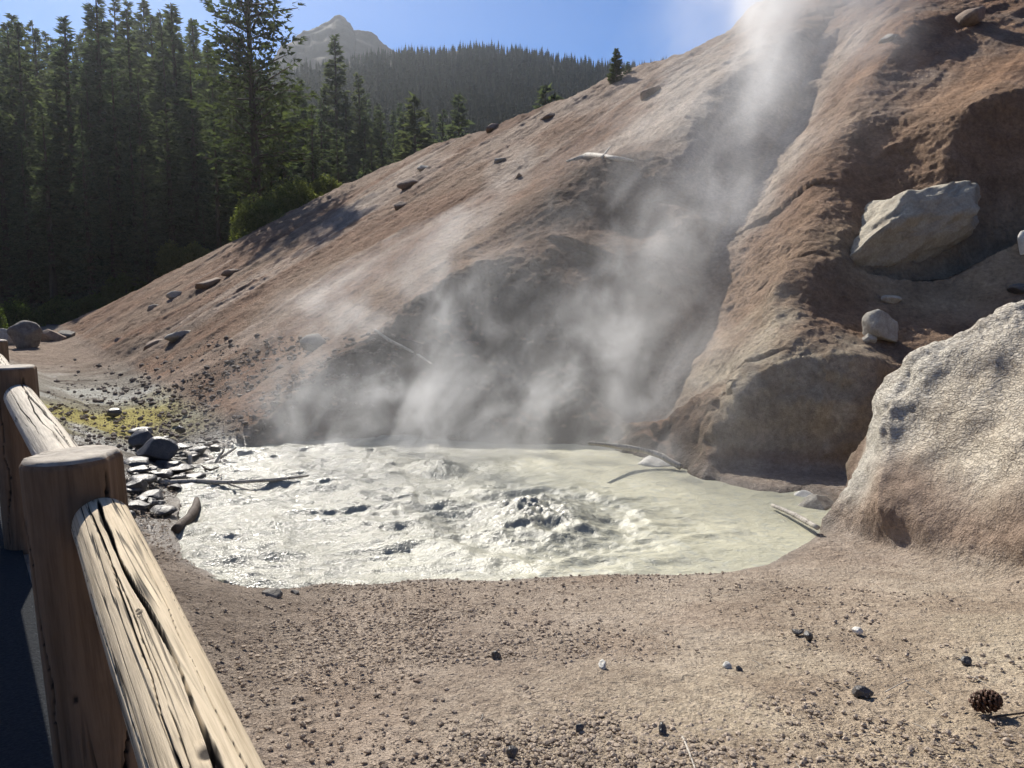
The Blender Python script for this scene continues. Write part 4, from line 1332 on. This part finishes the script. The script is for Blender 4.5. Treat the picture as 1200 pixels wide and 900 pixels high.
# ------------------------------------------------------------------ shrubs
def shrub(px, py, wpx, hpx, mat, label, seed, depth=None, n=9000, leaf=.035):
    rg = np.random.default_rng(seed)
    p = hit(px, py) if depth is None else at_y(px, py, depth)
    sc = p[1] / FPX
    W, Hh = wpx * sc / 2, hpx * sc
    t = empty('shrub', p); 
    # lumpy shell of leaves on several mounds
    lobes = [(rg.uniform(-.75, .75) * W, rg.uniform(-.5, .5) * W * .6, rg.uniform(.28, .5)) for _ in range(9)] + [(0, 0, .6)]
    P = []
    for (lx, ly, lr) in lobes:
        m = n // len(lobes)
        d = rg.normal(size=(m, 3)); d /= np.linalg.norm(d, axis=1)[:, None]; d[:, 2] = np.abs(d[:, 2])
        rr = rg.uniform(.45, 1, m) ** .5 * (1 + .18 * fbm(d[:, 0] * 3 + lx, d[:, 1] * 3, d[:, 2] * 3, 3, seed))
        ex = 1 - .5 * abs(lx) / W
        q = d * rr[:, None] * np.array([lr * W * .9, lr * W * .8, Hh * ex])
        q[:, 0] += lx; q[:, 1] += ly
        P.append(q)
    P = np.concatenate(P)
    V, F = cards(P, rg.uniform(.6, 1.4, len(P)) * leaf * (p[1] / 25), rg, 1.6)
    mesh_np('foliage', V, F, mat, smooth=False, parent=t)
    st = [tube([(0, 0, -.1), (lx * .5, ly * .5, Hh * .3), (lx, ly, Hh * .6)], [.05, .035, .01], 6, 3) for lx, ly, lr in lobes[:7]]
    V, F = join(st); mesh_np('stem', V, F, M_BARK, parent=t)
    tag(t, label, 'shrub')
for q in [(302, 288, 90, 60, 'rounded olive shrub, left half of the thicket on the slope shoulder', 40), (345, 266, 100, 58, 'rounded olive shrub in the middle of the thicket on the shoulder', 42), (382, 246, 60, 42, 'low olive shrub at the right end of the thicket on the shoulder', 44)]:
    shrub(q[0], q[1], q[2], q[3], M_SHRUB, q[4], int(q[0]), depth=q[5], n=14000, leaf=.04)
for q in [(20, 392, 70, 44, 'dark low shrub at the forest foot beyond the fence', 44), (72, 380, 70, 36, 'dark shrub in the middle of the row below the firs', 47), (112, 368, 52, 24, 'small dark shrub right in the row below the firs', 48),
          (-30, 392, 70, 50, 'dark shrub hidden behind the farthest post', 40), (150, 352, 60, 34, 'shadowed shrub where slope and forest meet', 50), (205, 322, 50, 40, 'green young shrub close behind the left skyline', 50), (230, 310, 40, 26, 'small green shrub next to the young one behind the skyline', 48)]:
    shrub(q[0], q[1], q[2], q[3], M_DSHRUB if 'green' not in q[4] else M_SHRUB, q[4], int(q[0]) + 100, depth=q[5], n=10000, leaf=.04)

# ------------------------------------------------------------------ steam
def steam():
    secs = [(-1.02, -.4, 11.4, 4.6, 2.6), (0.0, -.2, 11.8, 4.7, 2.9), (1.5, .9, 12.4, 4.6, 3.0), (3.0, 2.6, 13.4, 3.4, 2.8), (5.0, 4.2, 14.4, 2.9, 2.7), (7.0, 5.1, 15.0, 2.9, 2.8), (9.5, 6.0, 15.8, 3.3, 3.0), (12, 7.0, 16.5, 3.6, 3.2)]
    seg = 24; V = []; F = []
    for (z, x, y, a, b) in secs:
        for j in range(seg):
            t = 2 * math.pi * j / seg
            V.append((x + a * math.cos(t), y + b * math.sin(t), z))
    n = len(secs)
    for i in range(n - 1):
        for j in range(seg):
            F.append((i * seg + j, i * seg + (j + 1) % seg, (i + 1) * seg + (j + 1) % seg, (i + 1) * seg + j))
    F.append(tuple(range(seg))[::-1]); F.append(tuple((n - 1) * seg + j for j in range(seg)))
    m = NT('steam_vapour')
    m.n.remove(m.b)
    v = m.coord()
    sep = m.N('ShaderNodeSeparateXYZ'); m.L(v, sep.inputs[0])
    X, Y, Z = sep.outputs
    def curve(zs, vals):
        # piecewise linear through map ranges summed
        acc = None
        for i in range(len(zs) - 1):
            mr = m.N('ShaderNodeMapRange'); mr.clamp = True
            m.L(Z, mr.inputs['Value']); mr.inputs['From Min'].default_value = zs[i]; mr.inputs['From Max'].default_value = zs[i + 1]
            mr.inputs['To Min'].default_value = 0 if acc is not None else vals[0]
            mr.inputs['To Max'].default_value = (vals[i + 1] - vals[i]) + (0 if acc is not None else vals[0])
            acc = mr.outputs[0] if acc is None else m.math('ADD', acc, mr.outputs[0])
        return acc
    zc = [-1, 1.5, 4, 7, 11]
    cX = curve(zc, [1.2, 2.2, 3.9, 5.3, 6.6]); cY = curve(zc, [11.9, 12.4, 13.5, 14.7, 15.5]); cR = curve(zc, [1.6, 1.2, 1.25, 1.6, 2.0])
    dx = m.math('DIVIDE', m.math('SUBTRACT', X, cX), cR); dy = m.math('DIVIDE', m.math('SUBTRACT', Y, cY), m.math('MULTIPLY', cR, 1.1))
    # warp of the plume
    w = m.noise(m.mapping(v, (1, 1, .55)), .55, 1, .5)
    ww = m.math('MULTIPLY', m.math('SUBTRACT', w, .5), 2.2)
    dx = m.math('ADD', dx, ww)
    d2 = m.math('ADD', m.math('MULTIPLY', dx, dx), m.math('MULTIPLY', dy, dy))
    col = m.math('POWER', 2.718, m.math('MULTIPLY', d2, -1.1))
    # low layer over the back of the pool
    ax = m.math('DIVIDE', m.math('ADD', X, .4), 3.6); ay = m.math('DIVIDE', m.math('SUBTRACT', Y, 12.3), 1.35)
    ad = m.math('ADD', m.math('POWER', m.math('ABSOLUTE', ax), 4.0), m.math('MULTIPLY', ay, ay))
    low = m.math('POWER', 2.718, m.math('MULTIPLY', ad, -1.2))
    fade = m.math('POWER', 2.718, m.math('MULTIPLY', m.math('ADD', Z, 1.0), -.62))
    low = m.math('MULTIPLY', m.math('MULTIPLY', low, fade), 1.25)
    # wisps
    mr_ = m.mapping(v, (1, 1, 1), (0, -.55, 0)); mp = m.N('ShaderNodeMapping'); m.L(mr_, mp.inputs['Vector']); mp.inputs['Scale'].default_value = (1, 1, .72)
    n1 = m.noise(mp.outputs[0], 1.15, 6, .62, .55)
    wis = m.ramp(n1, [(.47, 0), (.54, .22), (.64, 1.0)])
    n2 = m.noise(mp.outputs[0], .40, 2, .6, .8)
    wis2 = m.ramp(n2, [(.40, .1), (.62, 1)])
    col = m.math('MULTIPLY', col, curve([-1, 2, 5, 8], [.6, .4, 1.3, 2.0]))
    dens = m.math('ADD', m.math('MULTIPLY', m.math('MULTIPLY', col, .52), wis2), m.math('MULTIPLY', low, 1.0))
    dens = m.math('MULTIPLY', dens, m.math('MULTIPLY_ADD', wis, 1.0, .03))
    dens = m.math('ADD', dens, m.math('MULTIPLY', m.math('MULTIPLY', col, wis2), curve([-1, 3, 6, 8], [.10, .08, .14, .22])))
    bx = m.math('DIVIDE', m.math('SUBTRACT', X, 3.1), .9); by = m.math('DIVIDE', m.math('SUBTRACT', Y, 9.6), .8)
    bay = m.math('POWER', 2.718, m.math('MULTIPLY', m.math('ADD', m.math('MULTIPLY', bx, bx), m.math('MULTIPLY', by, by)), -1.0))
    dens = m.math('ADD', dens, m.math('MULTIPLY', m.math('MULTIPLY', bay, fade), m.math('MULTIPLY_ADD', wis, .3, .07)))
    pv = m.N('ShaderNodeVolumePrincipled'); pv.inputs['Color'].default_value = (.97, .98, 1, 1); pv.inputs['Anisotropy'].default_value = .45
    m.L(m.math('MULTIPLY', dens, STEAM_D), pv.inputs['Density'])
    m.L(pv.outputs[0], m.out.inputs['Volume'])
    o = mesh_np('steam', V, F, m.m)
    tag(o, 'white steam rising from the mud and drifting up the gully', 'steam', kind='stuff')
STEAM_D = 1.6
steam()

# ------------------------------------------------------------------ haze
def haze():
    m = NT('haze_air'); m.n.remove(m.b)
    pv = m.N('ShaderNodeVolumePrincipled'); pv.inputs['Color'].default_value = (.90, .95, 1, 1); pv.inputs['Anisotropy'].default_value = .86
    pv.inputs['Density'].default_value = HAZE
    m.L(pv.outputs[0], m.out.inputs['Volume'])
    a = 462; z0, z1 = -6, 150
    V = [(-a, -a, z0), (a, -a, z0), (a, a, z0), (-a, a, z0), (-a, -a, z1), (a, -a, z1), (a, a, z1), (-a, a, z1)]
    F = [(3, 2, 1, 0), (4, 5, 6, 7), (0, 1, 5, 4), (1, 2, 6, 5), (2, 3, 7, 6), (3, 0, 4, 7)]
    o = mesh_np('haze', V, F, m.m, smooth=False)
    tag(o, 'thin sunlit haze in the valley air', 'haze', kind='stuff')
HAZE = .00036
haze()

# ------------------------------------------------------------------ light and camera
SUN_AZ = math.radians(-25)       # from +Y towards +X
SUN_EL = math.radians(41)
w = bpy.data.worlds.new('World'); scene.world = w; w.use_nodes = True
nt = w.node_tree
sky = nt.nodes.new('ShaderNodeTexSky'); sky.sky_type = 'NISHITA'; sky.sun_disc = False
sky.sun_elevation = SUN_EL; sky.sun_rotation = SUN_AZ
sky.altitude = 2100; sky.air_density = 1.0; sky.dust_density = 0.0; sky.ozone_density = 10.0
bg = nt.nodes['Background']; bg.inputs['Strength'].default_value = .08
nt.links.new(sky.outputs[0], bg.inputs['Color'])
sd = bpy.data.lights.new('sun', 'SUN'); sd.energy = 5.0; sd.angle = math.radians(.55); sd.color = (1, .94, .84)
so = bpy.data.objects.new('sun', sd); COL.objects.link(so)
dirv = Vector((math.sin(SUN_AZ) * math.cos(SUN_EL), math.cos(SUN_AZ) * math.cos(SUN_EL), math.sin(SUN_EL)))
so.rotation_euler = dirv.to_track_quat('Z', 'Y').to_euler()
so.location = (0, 0, 30)

cam = bpy.data.cameras.new('camera'); co = bpy.data.objects.new('camera', cam); COL.objects.link(co)
co.location = (0, 0, CAMZ); co.rotation_euler = (math.pi / 2 - PITCH, 0, 0)
cam.sensor_width = 36; cam.lens = 36 * FPX / 1200; cam.clip_start = .05; cam.clip_end = 3000
scene.camera = co

scene.view_settings.view_transform = 'Standard'; scene.view_settings.look = 'None'
scene.view_settings.exposure = .55; scene.view_settings.gamma = 1
cy = scene.cycles
scene.render.engine = 'CYCLES'
cy.use_denoising = True
cy.max_bounces = 5; cy.diffuse_bounces = 3; cy.glossy_bounces = 2; cy.transmission_bounces = 2; cy.volume_bounces = 1; cy.transparent_max_bounces = 4
cy.volume_step_rate = .8; cy.volume_max_steps = 64
cy.sample_clamp_indirect = 4
cy.use_adaptive_sampling = True; cy.adaptive_threshold = .03
